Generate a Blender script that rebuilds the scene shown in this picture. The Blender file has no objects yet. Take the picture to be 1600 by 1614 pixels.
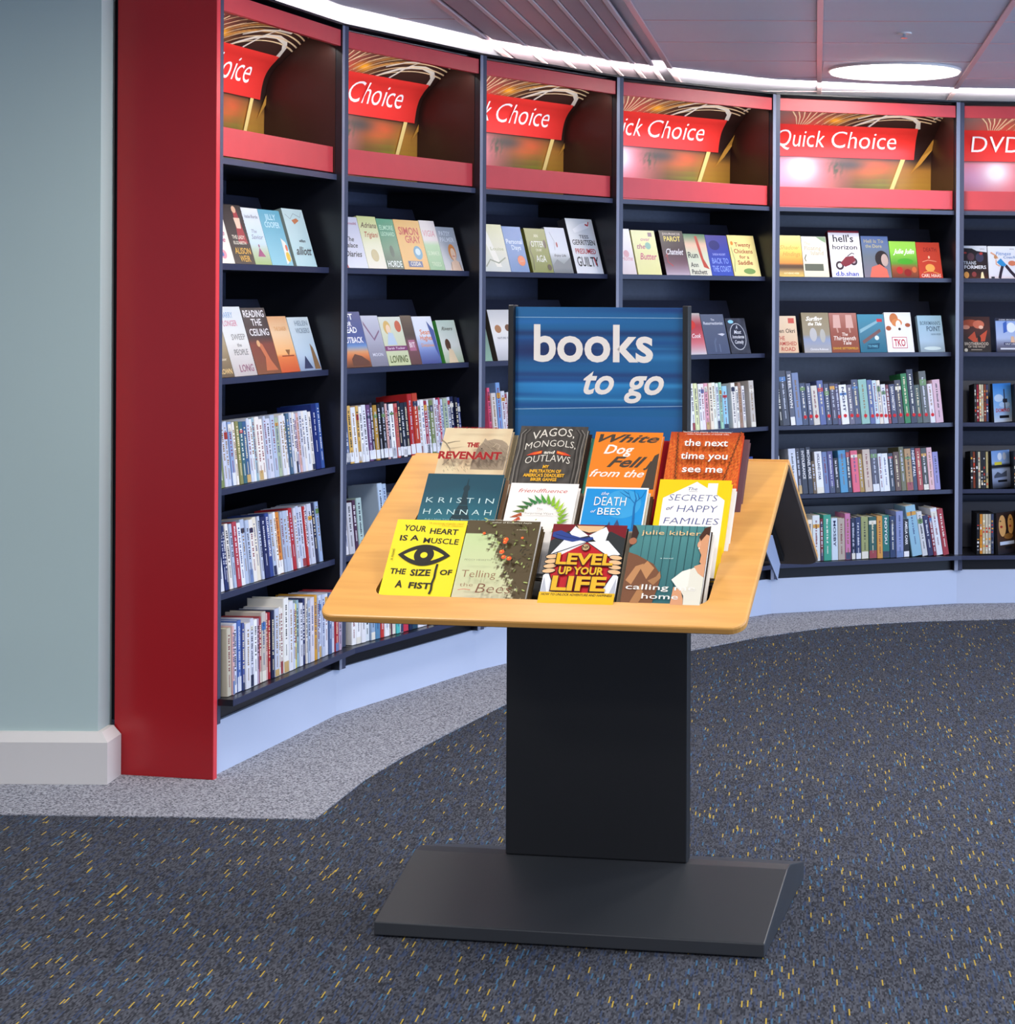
import bpy, bmesh, math, random
import numpy as np
from mathutils import Matrix, Vector, Euler
from mathutils.geometry import tessellate_polygon

SC = bpy.context.scene
COL = SC.collection

# ------------------------------------------------------------------ camera
cam_d = bpy.data.cameras.new('camera')
cam = bpy.data.objects.new('camera', cam_d); COL.objects.link(cam)
cam_d.sensor_fit = 'HORIZONTAL'; cam_d.sensor_width = 36.0
cam_d.lens = 3000.0 * 36 / 1600
cam_d.shift_x = (800 - 1250) / 1600.0
cam_d.shift_y = (469.5 - 807) / 1600.0
cam_d.clip_start = 0.05; cam_d.clip_end = 100
cam.matrix_world = Matrix.Translation((0, 0, 1.35)) @ Matrix.Rotation(math.pi/2, 4, 'X') @ Matrix.Rotation(0.005, 4, 'Z')
SC.camera = cam

# ------------------------------------------------------------------ world, exposure, large lights
SC.view_settings.view_transform = 'Standard'
SC.view_settings.look = 'None'
SC.view_settings.gamma = 1.0
SC.view_settings.use_curve_mapping = False
SC.view_settings.exposure = 0.0
W = bpy.data.worlds.new('world'); SC.world = W; W.use_nodes = True
W.node_tree.nodes['Background'].inputs[0].default_value = (0.66, 0.75, 1.0, 1)
W.node_tree.nodes['Background'].inputs[1].default_value = 0.62

def area(name, loc, rot, sx, sy, power, col=(1, 1, 1), shape='RECTANGLE'):
    d = bpy.data.lights.new(name, 'AREA'); d.shape = shape; d.size = sx
    if shape in ('RECTANGLE', 'ELLIPSE'): d.size_y = sy
    d.energy = power; d.color = col
    o = bpy.data.objects.new(name, d); COL.objects.link(o)
    o.location = loc; o.rotation_euler = rot
    return o

# luminaires of the room's ceiling (round fittings, one in view; last two added to brighten the bookcases)
LUM = [(0.41, 7.76, 12), (-1.45, 3.3, 16), (0.45, 3.3, 13), (2.3, 5.0, 34), (2.3, 2.2, 34), (-0.5, 0.4, 34), (1.2, -0.6, 34), (-2.6, 1.6, 34), (-0.78, 5.0, 17), (0.98, 5.45, 24)]
LCOL = (1.0, 0.95, 0.88)
for i, (x, y, p) in enumerate(LUM):
    area('luminaire_light', (x, y, 2.262), (0, 0, 0), 0.5, 0.5, p, LCOL, 'DISK')
# blue area lamp added on the right to stand in for unseen daylight
area('added_daylight', (4.6, 4.4, 1.15), (0, math.radians(90), 0), 2.0, 5.5, 175, (0.50, 0.68, 1.0))

# ------------------------------------------------------------------ helpers
def lin(c):
    return c/12.92 if c <= 0.04045 else ((c+0.055)/1.055)**2.4
def hx(s):
    if not isinstance(s, str): return tuple(s)
    s = s.lstrip('#')
    return tuple(lin(int(s[i:i+2], 16)/255) for i in (0, 2, 4))

def new_mat(name, col=None, rough=0.5, metal=0.0, spec=0.5, coat=0.0, bump=None, noise=None, emis=None):
    m = bpy.data.materials.new(name); m.use_nodes = True
    nt = m.node_tree; b = nt.nodes['Principled BSDF']
    if col is not None: b.inputs['Base Color'].default_value = (*hx(col), 1)
    b.inputs['Roughness'].default_value = rough
    b.inputs['Metallic'].default_value = metal
    b.inputs['Specular IOR Level'].default_value = spec
    b.inputs['Coat Weight'].default_value = coat
    if emis:
        b.inputs['Emission Color'].default_value = (*emis[0], 1); b.inputs['Emission Strength'].default_value = emis[1]
    if noise:   # (scale, amount) mottling of the base colour
        tc = nt.nodes.new('ShaderNodeTexCoord'); n = nt.nodes.new('ShaderNodeTexNoise')
        n.inputs['Scale'].default_value = noise[0]; n.inputs['Detail'].default_value = 4
        nt.links.new(tc.outputs['Object'], n.inputs['Vector'])
        mx = nt.nodes.new('ShaderNodeMixRGB'); c = hx(col)
        mx.inputs[1].default_value = (*[v*(1-noise[1]) for v in c], 1)
        mx.inputs[2].default_value = (*[min(1, v*(1+noise[1])) for v in c], 1)
        nt.links.new(n.outputs['Fac'], mx.inputs[0]); nt.links.new(mx.outputs[0], b.inputs['Base Color'])
    if bump:
        tc = nt.nodes.new('ShaderNodeTexCoord'); n = nt.nodes.new('ShaderNodeTexNoise')
        n.inputs['Scale'].default_value = bump[0]; n.inputs['Detail'].default_value = 3
        nt.links.new(tc.outputs['Object'], n.inputs['Vector'])
        bp = nt.nodes.new('ShaderNodeBump'); bp.inputs['Strength'].default_value = bump[1]; bp.inputs['Distance'].default_value = 0.002
        nt.links.new(n.outputs['Fac'], bp.inputs['Height']); nt.links.new(bp.outputs[0], b.inputs['Normal'])
    return m

def vc_mat(name, rough, coat=0.0, spec=.5):
    m = new_mat(name, None, rough, coat=coat, spec=spec)
    nt = m.node_tree; a = nt.nodes.new('ShaderNodeVertexColor'); a.layer_name = 'Col'
    nt.links.new(a.outputs['Color'], nt.nodes['Principled BSDF'].inputs['Base Color'])
    return m

M = {}
M['print'] = vc_mat('printed_cover', 0.5, spec=.2)
M['gloss_print'] = vc_mat('laminated_cover', 0.33, .0, spec=.45)
M['matt_print'] = vc_mat('printed_sign', 0.45)
M['canopy_print'] = vc_mat('glossy_canopy_print', 0.3)
M['laminate'] = new_mat('black_laminate', '#14161f', 0.32, noise=(30, .15))
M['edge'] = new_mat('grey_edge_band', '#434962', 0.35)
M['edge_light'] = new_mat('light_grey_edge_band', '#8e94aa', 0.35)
M['shelf_edge'] = new_mat('shelf_edge_band', '#2e3450', 0.35)
M['dback'] = new_mat('dark_display_board', '#23273a', 0.4, noise=(60, .2))
M['cheek_tint'] = new_mat('brown_reflection_tint', '#2c1411', 0.35)  # brown stands in for red reflected in the dark side panels
M['back'] = new_mat('grey_back_board', '#474d64', 0.4, noise=(60, .2))
M['red_rail'] = new_mat('red_lacquer_board', '#dd4a50', 0.36, noise=(14, .07))  # red lightened: haze and reflected ceiling light put into the colour
M['red_panel'] = new_mat('red_end_panel', '#a8141c', 0.3, noise=(5, .06))
M['red_edge'] = new_mat('red_edge_band', '#e0404a', 0.3)
M['plinth'] = new_mat('pale_blue_plinth', '#c3cfe8', 0.45, noise=(3, .04))
M['wood'] = None
M['stand'] = new_mat('charcoal_powder_coat', '#33363b', 0.42, bump=(900, .1))
M['column'] = new_mat('black_powder_coat', '#131519', 0.45, bump=(900, .1))
M['metal'] = new_mat('grey_bracket_metal', '#93a0bf', 0.4)
M['underside'] = new_mat('brown_underside', '#73655a', 0.5)
M['chrome'] = new_mat('chrome', '#cfd3da', 0.12, metal=1)
M['page'] = new_mat('page_block', '#e9dfc6', 0.8)
M['page_white'] = new_mat('white_page_block', '#f3f0ea', 0.8)
M['wall'] = new_mat('pale_green_wall_paint', '#b7cccb', 0.6, noise=(2, .03))
M['trim'] = new_mat('white_trim_paint', '#dad7d4', 0.45)
M['ceil'] = new_mat('ceiling_plank', '#e0e1ec', 0.5, noise=(4, .02))
M['ceil_bar'] = new_mat('ceiling_bar', '#e3c6c8', 0.3)  # pink stands in for red reflected in the bars
M['slat'] = new_mat('satin_diffuser_slat', '#b8a8b0', 0.42)
M['slatlight'] = new_mat('bright_diffuser_slat', '#e6d4d6', 0.4)
M['lamp'] = new_mat('lit_diffuser', '#ffffff', 0.5, emis=((1.0, .95, .9), 6))
M['ring'] = new_mat('lamp_ring', '#efe9e6', 0.4)

def link(o, parent=None):
    COL.objects.link(o)
    if parent is not None: o.parent = parent
    return o

def bm_obj(name, bm, mat, parent=None, smooth=False):
    me = bpy.data.meshes.new(name); bm.to_mesh(me); bm.free()
    if isinstance(mat, (list, tuple)):
        for m in mat: me.materials.append(m)
    else: me.materials.append(mat)
    if smooth:
        for p in me.polygons: p.use_smooth = True
    return link(bpy.data.objects.new(name, me), parent)

def add_box(bm, x0, x1, y0, y1, z0, z1, mi=0, bev=0.0):
    vs = [bm.verts.new((x, y, z)) for x in (x0, x1) for y in (y0, y1) for z in (z0, z1)]
    fs = []
    for q in ((0,1,3,2),(4,6,7,5),(0,4,5,1),(2,3,7,6),(0,2,6,4),(1,5,7,3)):
        f = bm.faces.new([vs[i] for i in q]); f.material_index = mi; fs.append(f)
    if bev:
        es = set(e for f in fs for e in f.edges)
        r = bmesh.ops.bevel(bm, geom=list(es), offset=bev, segments=2, profile=.5, affect='EDGES', clamp_overlap=True)
        for f in r['faces']: f.material_index = mi
    return vs

def box(name, dims, mat, parent=None, bev=0.0):
    bm = bmesh.new(); add_box(bm, *dims, bev=bev)
    return bm_obj(name, bm, mat, parent)

def prism(name, pts, axis, a0, a1, mat, parent=None, bev=0.0):
    """extrude a 2-D outline; axis 'x': pts are (y,z); axis 'z': pts are (x,y); 'y': (x,z)"""
    bm = bmesh.new()
    def P(p, a):
        return {'x': (a, p[0], p[1]), 'y': (p[0], a, p[1]), 'z': (p[0], p[1], a)}[axis]
    A = [bm.verts.new(P(p, a0)) for p in pts]; B = [bm.verts.new(P(p, a1)) for p in pts]
    bm.faces.new(A); bm.faces.new(B[::-1]); n = len(pts)
    for i in range(n): bm.faces.new((A[i], B[i], B[(i+1) % n], A[(i+1) % n]))
    bmesh.ops.recalc_face_normals(bm, faces=bm.faces)
    if bev: bmesh.ops.bevel(bm, geom=list(bm.edges), offset=bev, segments=2, profile=.5, affect='EDGES', clamp_overlap=True)
    return bm_obj(name, bm, mat, parent)

def empty(name, loc=(0, 0, 0), rz=0.0, label=None, cat=None, group=None, mat=None):
    o = bpy.data.objects.new(name, None); COL.objects.link(o)
    o.empty_display_size = .05
    if mat is not None: o.matrix_world = mat
    else:
        o.location = loc; o.rotation_euler = (0, 0, rz)
    tag(o, label, cat, group); return o
def tag(o, label=None, cat=None, group=None, kind=None):
    if label: o['label'] = label
    if cat: o['category'] = cat
    if group: o['group'] = group
    if kind: o['kind'] = kind
    return o

# ---- flat print: coloured shapes and lettering, built as thin layered faces
_tc = {}
def s_big(s): return s in ('books', 'to', 'go', 'Quick', 'Choice', 'DVDs')
def text_geo(s, shear=0.0, bold=0.0):
    k = (s, shear, bold)
    if k in _tc: return _tc[k]
    c = bpy.data.curves.new('lettering', 'FONT'); c.body = s; c.size = 1.0
    c.shear = shear; c.offset = bold; c.resolution_u = 4 if s_big(s) else 2; c.fill_mode = 'FRONT'
    o = bpy.data.objects.new('lettering', c)
    me = o.to_mesh()
    V = np.array([v.co[:2] for v in me.vertices]) if len(me.vertices) else np.zeros((0, 2))
    F = [tuple(p.vertices) for p in me.polygons]
    o.to_mesh_clear(); bpy.data.objects.remove(o); bpy.data.curves.remove(c)
    _tc[k] = (V, F); return _tc[k]
CAP = None
def cap_h():
    global CAP
    if CAP is None:
        V, F = text_geo('H'); CAP = V[:, 1].max()
    return CAP

class Art:
    """shapes in local print coordinates (metres); y up"""
    def __init__(s, sx=1.0, sy=1.0, ox=0.0, oy=0.0):
        s.it = []; s.L = 0; s.sx, s.sy, s.ox, s.oy = sx, sy, ox, oy
    def _p(s, V): return [(s.ox+s.sx*x, s.oy+s.sy*y) for x, y in V]
    def faces(s, V, F, col):
        s.L += 1; s.it.append((s._p(V), F, col, s.L))
    def poly(s, pts, col):
        t = tessellate_polygon([[Vector((x, y, 0)) for x, y in pts]])
        s.faces(pts, [tuple(q) for q in t], hx(col))
    def rect(s, x0, y0, x1, y1, col): s.faces([(x0, y0), (x1, y0), (x1, y1), (x0, y1)], [(0, 1, 2, 3)], hx(col))
    def ell(s, cx, cy, rx, ry, col, n=20, rot=0.0):
        c, q = math.cos(rot), math.sin(rot); P = []
        for i in range(n):
            a = 2*math.pi*i/n; x, y = rx*math.cos(a), ry*math.sin(a)
            P.append((cx+c*x-q*y, cy+q*x+c*y))
        s.faces(P, [tuple(range(n))], hx(col))
    def stroke(s, pts, w, col, w1=None):
        n = len(pts); V = []
        for i, (x, y) in enumerate(pts):
            a = pts[max(0, i-1)]; b = pts[min(n-1, i+1)]
            dx, dy = b[0]-a[0], b[1]-a[1]; l = math.hypot(dx, dy) or 1
            ww = (w + ((w if w1 is None else w1)-w)*i/(n-1))/2
            V += [(x-dy/l*ww, y+dx/l*ww), (x+dy/l*ww, y-dx/l*ww)]
        s.faces(V, [(2*i, 2*i+1, 2*i+3, 2*i+2) for i in range(n-1)], hx(col))
    def grid(s, x0, y0, x1, y1, nx, ny, fn):
        X, Y = np.meshgrid(np.linspace(0, 1, nx+1), np.linspace(0, 1, ny+1))
        C = fn(X, Y)                       # (...,3) sRGB 0..1
        C = np.clip(C, 0, 1); C = np.where(C <= .04045, C/12.92, ((C+.055)/1.055)**2.4)
        V = np.stack([x0+(x1-x0)*X, y0+(y1-y0)*Y], -1).reshape(-1, 2)
        F = [(j*(nx+1)+i, j*(nx+1)+i+1, (j+1)*(nx+1)+i+1, (j+1)*(nx+1)+i) for j in range(ny) for i in range(nx)]
        s.faces(V.tolist(), F, C.reshape(-1, 3))
    def text(s, t, x, y, h, col, w=None, shear=0.0, bold=0.0, rot=0.0, align='l', arc=0.0):
        V, F = text_geo(t, shear, bold)
        if len(V) == 0: return
        V = V.copy(); V[:, 0] -= V[:, 0].min(); k = h/cap_h()
        nat = V[:, 0].max()*k; V *= k
        if w: V[:, 0] *= w/nat; nat = w
        if align == 'c': V[:, 0] -= nat/2
        if align == 'r': V[:, 0] -= nat
        if arc: V[:, 1] += arc*(1-(2*(V[:, 0]-V[:, 0].mean())/max(nat, 1e-6))**2)
        if rot:
            c, q = math.cos(rot), math.sin(rot); V = V @ np.array([[c, q], [-q, c]])
        V += (x, y); s.faces(V.tolist(), F, hx(col))
    def build(s, name, parent, mat, fmap=None, step=0.00012):
        V = []; F = []; C = []
        for pts, fs, col, L in s.it:
            b = len(V)
            for p in pts:
                V.append(fmap(p[0], p[1], L*step) if fmap else (p[0], -L*step, p[1]))
            arr = isinstance(col, np.ndarray)
            for f in fs:
                F.append([b+i for i in f])
                for i in f: C.append((*(col[i] if arr else col), 1))
        me = bpy.data.meshes.new(name); me.from_pydata(V, [], F)
        ca = me.color_attributes.new('Col', 'FLOAT_COLOR', 'CORNER')
        ca.data.foreach_set('color', np.array(C, dtype=np.float32).ravel())
        me.materials.append(mat); me.update()
        # make every face look out of the print plane
        return link(bpy.data.objects.new(name, me), parent)

def noise2(X, Y, f, seed=0):
    r = np.random.RandomState(seed); o = np.zeros_like(X)
    for k in range(6):
        a = r.uniform(0, 2*math.pi); ff = f*r.uniform(.6, 1.8)
        o += np.sin((X*math.cos(a)+Y*math.sin(a))*ff*6.28+r.uniform(0, 6.28)) * r.uniform(.5, 1)
    return o/4
def lerp3(a, b, t):
    a = np.array(a); b = np.array(b); return a+(b-a)*t[..., None]
def c8(s):
    s = s.lstrip('#'); return np.array([int(s[i:i+2], 16)/255 for i in (0, 2, 4)])

# ------------------------------------------------------------------ procedural surface materials
def carpet_dark():
    m = bpy.data.materials.new('flecked_blue_carpet'); m.use_nodes = True; nt = m.node_tree; N = nt.nodes; L = nt.links
    b = N['Principled BSDF']; b.inputs['Roughness'].default_value = 0.95; b.inputs['Specular IOR Level'].default_value = 0.15
    g = N.new('ShaderNodeNewGeometry'); sp = N.new('ShaderNodeSeparateXYZ'); L.new(g.outputs['Position'], sp.inputs[0])
    def math_(op, a, bb=None):
        n = N.new('ShaderNodeMath'); n.operation = op
        for i, v in enumerate((a, bb)):
            if v is None: continue
            if isinstance(v, (int, float)): n.inputs[i].default_value = v
            else: L.new(v, n.inputs[i])
        return n.outputs[0]
    def cells(wx, wy, seed):
        cx = math_('FLOOR', math_('DIVIDE', sp.outputs[0], wx))
        wn = N.new('ShaderNodeTexWhiteNoise'); wn.noise_dimensions = '2D'
        cb = N.new('ShaderNodeCombineXYZ'); L.new(cx, cb.inputs[0]); cb.inputs[1].default_value = seed
        L.new(cb.outputs[0], wn.inputs['Vector'])
        cy = math_('FLOOR', math_('ADD', math_('DIVIDE', sp.outputs[1], wy), wn.outputs['Value']))
        cb2 = N.new('ShaderNodeCombineXYZ'); L.new(cx, cb2.inputs[0]); L.new(cy, cb2.inputs[1]); cb2.inputs[2].default_value = seed
        w2 = N.new('ShaderNodeTexWhiteNoise'); w2.noise_dimensions = '3D'; L.new(cb2.outputs[0], w2.inputs['Vector'])
        return w2.outputs['Value']
    def mix(f, a, c):
        n = N.new('ShaderNodeMixRGB')
        for i, v in enumerate((f, a, c)):
            if isinstance(v, tuple): n.inputs[i].default_value = (*v, 1)
            elif isinstance(v, (int, float)): n.inputs[i].default_value = v
            else: L.new(v, n.inputs[i])
        return n.outputs[0]
    fine = cells(0.0032, 0.010, 3.0)
    col = mix(fine, hx('#23252c'), hx('#52555f'))
    f2 = cells(0.0036, 0.032, 11.0)
    col = mix(math_('MULTIPLY', math_('LESS_THAN', f2, 0.13), .45), col, hx('#35496e'))
    f3 = cells(0.0034, 0.030, 23.0)
    col = mix(math_('MULTIPLY', math_('LESS_THAN', f3, 0.025), .6), col, hx('#3f749a'))
    f4 = cells(0.0028, 0.033, 37.0)
    # flecks come in loose clusters
    nz = N.new('ShaderNodeTexNoise'); nz.inputs['Scale'].default_value = 9; L.new(g.outputs['Position'], nz.inputs['Vector'])
    thr = math_('MULTIPLY', math_('GREATER_THAN', nz.outputs['Fac'], .46), 0.024)
    col = mix(math_('LESS_THAN', f4, thr), col, hx('#b0963e'))
    L.new(col, b.inputs['Base Color'])
    bp = N.new('ShaderNodeBump'); bp.inputs['Strength'].default_value = .5; bp.inputs['Distance'].default_value = .002
    L.new(fine, bp.inputs['Height']); L.new(bp.outputs[0], b.inputs['Normal'])
    return m
def carpet_grey():
    m = bpy.data.materials.new('speckled_grey_carpet'); m.use_nodes = True; nt = m.node_tree; N = nt.nodes; L = nt.links
    b = N['Principled BSDF']; b.inputs['Roughness'].default_value = 0.95; b.inputs['Specular IOR Level'].default_value = 0.15
    g = N.new('ShaderNodeNewGeometry'); n = N.new('ShaderNodeTexNoise'); n.inputs['Scale'].default_value = 190; n.inputs['Detail'].default_value = 2
    L.new(g.outputs['Position'], n.inputs['Vector'])
    r = N.new('ShaderNodeValToRGB'); r.color_ramp.elements[0].position = .38; r.color_ramp.elements[1].position = .58
    r.color_ramp.elements[0].color = (*hx('#5e6069'), 1); r.color_ramp.elements[1].color = (*hx('#aeb0ba'), 1)
    L.new(n.outputs['Fac'], r.inputs[0]); L.new(r.outputs[0], b.inputs['Base Color'])
    bp = N.new('ShaderNodeBump'); bp.inputs['Strength'].default_value = .4; bp.inputs['Distance'].default_value = .002
    L.new(n.outputs['Fac'], bp.inputs['Height']); L.new(bp.outputs[0], b.inputs['Normal'])
    return m
def wood():
    m = bpy.data.materials.new('beech_veneer'); m.use_nodes = True; nt = m.node_tree; N = nt.nodes; L = nt.links
    b = N['Principled BSDF']; b.inputs['Roughness'].default_value = 0.38
    tc = N.new('ShaderNodeTexCoord'); mp = N.new('ShaderNodeMapping'); mp.inputs['Scale'].default_value = (1.2, 14, 14)
    L.new(tc.outputs['Object'], mp.inputs[0])
    n = N.new('ShaderNodeTexNoise'); n.inputs['Scale'].default_value = 3; n.inputs['Detail'].default_value = 6; n.inputs['Distortion'].default_value = .6
    L.new(mp.outputs[0], n.inputs['Vector'])
    r = N.new('ShaderNodeValToRGB'); r.color_ramp.elements[0].position = .3; r.color_ramp.elements[1].position = .7
    r.color_ramp.elements[0].color = (*hx('#d2974c'), 1); r.color_ramp.elements[1].color = (*hx('#dfa657'), 1)
    L.new(n.outputs['Fac'], r.inputs[0]); L.new(r.outputs[0], b.inputs['Base Color'])
    return m
M['carpet'] = carpet_dark(); M['border'] = carpet_grey(); M['wood'] = wood()
M['wood_edge'] = new_mat('beech_edge', '#b87a38', 0.4)

# ------------------------------------------------------------------ room shell
box('floor', (-6, 6, -3, 10, -0.05, 0.0), M['carpet'])['kind'] = 'structure'
# pale carpet border that follows the curve of the bookcases
inner = [(-5.9, 5.02), (-2.047, 4.93), (-1.224, 4.90), (-1.186, 5.30), (-1.133, 5.57), (-1.064, 5.842), (-0.946, 6.281)]
arc = [(-0.946, 6.281), (-0.85, 6.56), (-0.70, 6.87), (-0.55, 7.09), (-0.381, 7.27), (-0.14, 7.55), (0.136, 7.785), (0.33, 7.88), (0.537, 7.949), (0.943, 8.024), (1.5, 8.06), (5.9, 7.9)]
outer = inner[:-1] + arc
poly = outer + [(5.9, 9.6), (-5.9, 9.6)]
bm = bmesh.new(); tv = [bm.verts.new((x, y, .003)) for x, y in poly]; bv = [bm.verts.new((x, y, 0.0)) for x, y in poly]
bm.faces.new(tv)
for i in range(len(poly)):
    j = (i+1) % len(poly); bm.faces.new((tv[i], bv[i], bv[j], tv[j]))
bmesh.ops.recalc_face_normals(bm, faces=bm.faces)
o = bm_obj('trim_1', bm, M['border']); o['kind'] = 'structure'; o['label'] = 'speckled light grey carpet border curving along the bookcases'

wl = prism('wall_left', [(-6, 5.26), (-1.915, 5.26), (-1.915, 5.366), (-1.936, 5.366), (-1.936, 5.345), (-6, 5.345)], 'z', 0.0, 2.45, M['wall']); wl['kind'] = 'structure'
bb = bmesh.new()
prof = [(0, 0), (0, .118), (.018, .143), (.03, .143)]   # outward offset -> chamfered top
path = lambda off: [(-6, 5.23+off), (-1.878-off*1.22, 5.23+off), (-1.878-off*1.22, 5.338)]
rings = [[bb.verts.new((x, y, z)) for x, y in path(o_)] for o_, z in prof]
for a, b_ in zip(rings, rings[1:]):
    for i in range(2): bb.faces.new((a[i], a[i+1], b_[i+1], b_[i]))
bmesh.ops.recalc_face_normals(bb, faces=bb.faces)
bs = bm_obj('baseboard_left', bb, M['trim']); bs['kind'] = 'structure'; bs['label'] = 'white baseboard with a bevelled top round the green wall'
box('wall_back', (-6, 6, 9.5, 9.6, 0, 2.45), M['wall'])['kind'] = 'structure'
ceil = box('ceiling', (-6, 6, -1.2, 10, 2.300, 2.36), M['ceil']); ceil['kind'] = 'structure'

# ceiling planks: rows 0.545 deep, columns 0.6 wide between bars running away from the camera
def cx(X, y): return X + 0.0125*(y-5.94)
cols = [0.0805+0.6055*k for k in range(-4, 5)]
rows = [5.85+0.545*k for k in range(-3, 6)]
pk = 0
plank_me = {}
def plank(x0, x1, y0, y1, name='plank', mat=None):
    bm = bmesh.new(); g = .008
    add_box(bm, x0+.011, x1-.011, y0+g, y1-g, 2.281, 2.296, bev=.003)
    for v in bm.verts: v.co.x = cx(v.co.x, v.co.y)
    return bm_obj(name, bm, mat or M['ceil'], ceil)
for ci, X in enumerate(cols[:-1]):
    if ci == 2: continue                       # the slatted diffuser column
    for y in rows:
        if ci == 4 and abs(y-7.485) < .01: continue   # the light fitting sits here
        plank(X, X+.6055, y, y+.545)
for ci, X in enumerate(cols[:-1]):
    if ci == 2: continue
    for y in rows:
        bm = bmesh.new(); add_box(bm, X+.011, X+.5945, y-.0028, y+.0028, 2.2792, 2.296)
        for v in bm.verts: v.co.x = cx(v.co.x, v.co.y)
        bm_obj('joint_strip', bm, M['ceil_bar'], ceil)
for ci, X in enumerate(cols):
    bm = bmesh.new(); add_box(bm, X-.011, X+.011, rows[0], rows[-1]+.5, 2.276, 2.2955, bev=.002)
    for v in bm.verts: v.co.x = cx(v.co.x, v.co.y)
    bm_obj('ceiling_bar', bm, M['ceil_bar'], ceil)
x = cols[2]+.02
widths = [.085, .02, .075, .02, .07, .02, .06, .018, .065, .022, .05, .02]
k = 0
while x < cols[3]-.02 and k < 12:
    w = widths[k]
    bm = bmesh.new()
    z0, z1 = (2.2805, 2.290) if k % 2 == 0 else (2.2775, 2.288)
    add_box(bm, x+.003, min(x+w, cols[3]-.012), rows[0], rows[-1]+.5, z0, z1, bev=.002)
    for v in bm.verts: v.co.x = cx(v.co.x, v.co.y)
    bm_obj('diffuser_slat', bm, M['slat'] if k % 2 == 0 else M['slatlight'], ceil); x += w; k += 1

def disc(name, r, z0, z1, mat, parent, n=48, loc=(0, 0)):
    bm = bmesh.new(); bmesh.ops.create_cone(bm, cap_ends=True, segments=n, radius1=r, radius2=r, depth=z1-z0)
    for v in bm.verts: v.co += Vector((loc[0], loc[1], (z0+z1)/2))
    return bm_obj(name, bm, mat, parent)
for i, (x, y, p) in enumerate(LUM):
    vis = i == 0
    t = empty('ceiling_light', (x, y, 0), 0, 'large round white ceiling light above the fifth and sixth bookcases' if vis else 'round white ceiling light '+['', 'over the carpet left of the display stand', 'nearly above the display stand', 'on the right, level with the display stand', 'on the right, beside the viewer', 'above the viewer', 'behind the viewer to the right', 'left of the viewer', 'added to brighten the shelves, just behind the display stand', 'added to brighten the shelves, between display stand and fifth bookcase'][i], 'ceiling light', None if vis else 'round ceiling lights')
    if vis: box('tile', (-.294, .294, -.265, .265, 2.282, 2.296), M['ceil'], t)
    disc('trim_ring', .272, 2.272, 2.2815, M['ring'], t)
    disc('diffuser', .262, 2.266, 2.2715, M['lamp'], t)
t = empty('sprinkler', (0.385, 6.67, 0), 0, 'small chrome sprinkler head on the ceiling in front of the round light', 'sprinkler')
disc('rose', .026, 2.2765, 2.281, M['ring'], t, 24); disc('deflector', .013, 2.262, 2.265, M['chrome'], t, 20); disc('stem', .005, 2.265, 2.2765, M['chrome'], t, 12)

# ------------------------------------------------------------------ bookcases
PT = [(-1.599, 5.305), (-1.440, 6.104), (-1.116, 6.836), (-0.686, 7.505), (-0.075, 8.095), (0.734, 8.390), (1.580, 8.4715)]
SH = [1.44, 1.113, .803, .508, .223]
TILT = math.radians(7)
ORD = ['leftmost', 'second', 'third', 'fourth', 'fifth', 'rightmost']
BW = []; BT = []
for i in range(6):
    dx, dy = PT[i+1][0]-PT[i][0], PT[i+1][1]-PT[i][1]; BW.append(math.hypot(dx, dy)); BT.append(math.atan2(dy, dx))
def bay_m(i): return Matrix.Translation((*PT[i], 0)) @ Matrix.Rotation(BT[i], 4, 'Z')
GP = [(.27, 1.75), (.27, 1.90), (.268, 1.97), (.262, 2.02), (.25, 2.056), (.23, 2.083), (.205, 2.105), (.15, 2.153), (.10, 2.186), (.02, 2.205)]
_g = []
for q in range(len(GP)-1):                      # Catmull-Rom smoothing of the coved profile
    p0, p1, p2, p3 = GP[max(q-1, 0)], GP[q], GP[q+1], GP[min(q+2, len(GP)-1)]
    for t in (0, .25, .5, .75):
        _g.append(tuple(.5*(2*b1+(c1-a1)*t+(2*a1-5*b1+4*c1-d1)*t*t+(3*b1-a1-3*c1+d1)*t**3) for a1, b1, c1, d1 in zip(p0, p1, p2, p3)))
GP = _g+[GP[-1]]
GS = [0]
for a, b_ in zip(GP, GP[1:]): GS.append(GS[-1]+math.hypot(b_[0]-a[0], b_[1]-a[1]))
def gmap(x, s, off):
    s += .08                                     # s = 0 at the top edge of the lower red board
    s = min(max(s, 0), GS[-1]-1e-5)
    for k in range(len(GS)-1):
        if s <= GS[k+1]: break
    t = (s-GS[k])/(GS[k+1]-GS[k]); D = GP[k][0]+t*(GP[k+1][0]-GP[k][0]); z = GP[k][1]+t*(GP[k+1][1]-GP[k][1])
    nx, nz = -(GP[k+1][1]-GP[k][1]), (GP[k+1][0]-GP[k][0]); l = math.hypot(nx, nz)
    return (x, D+nx/l*off*1.5, z+nz/l*off*1.5)

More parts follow.
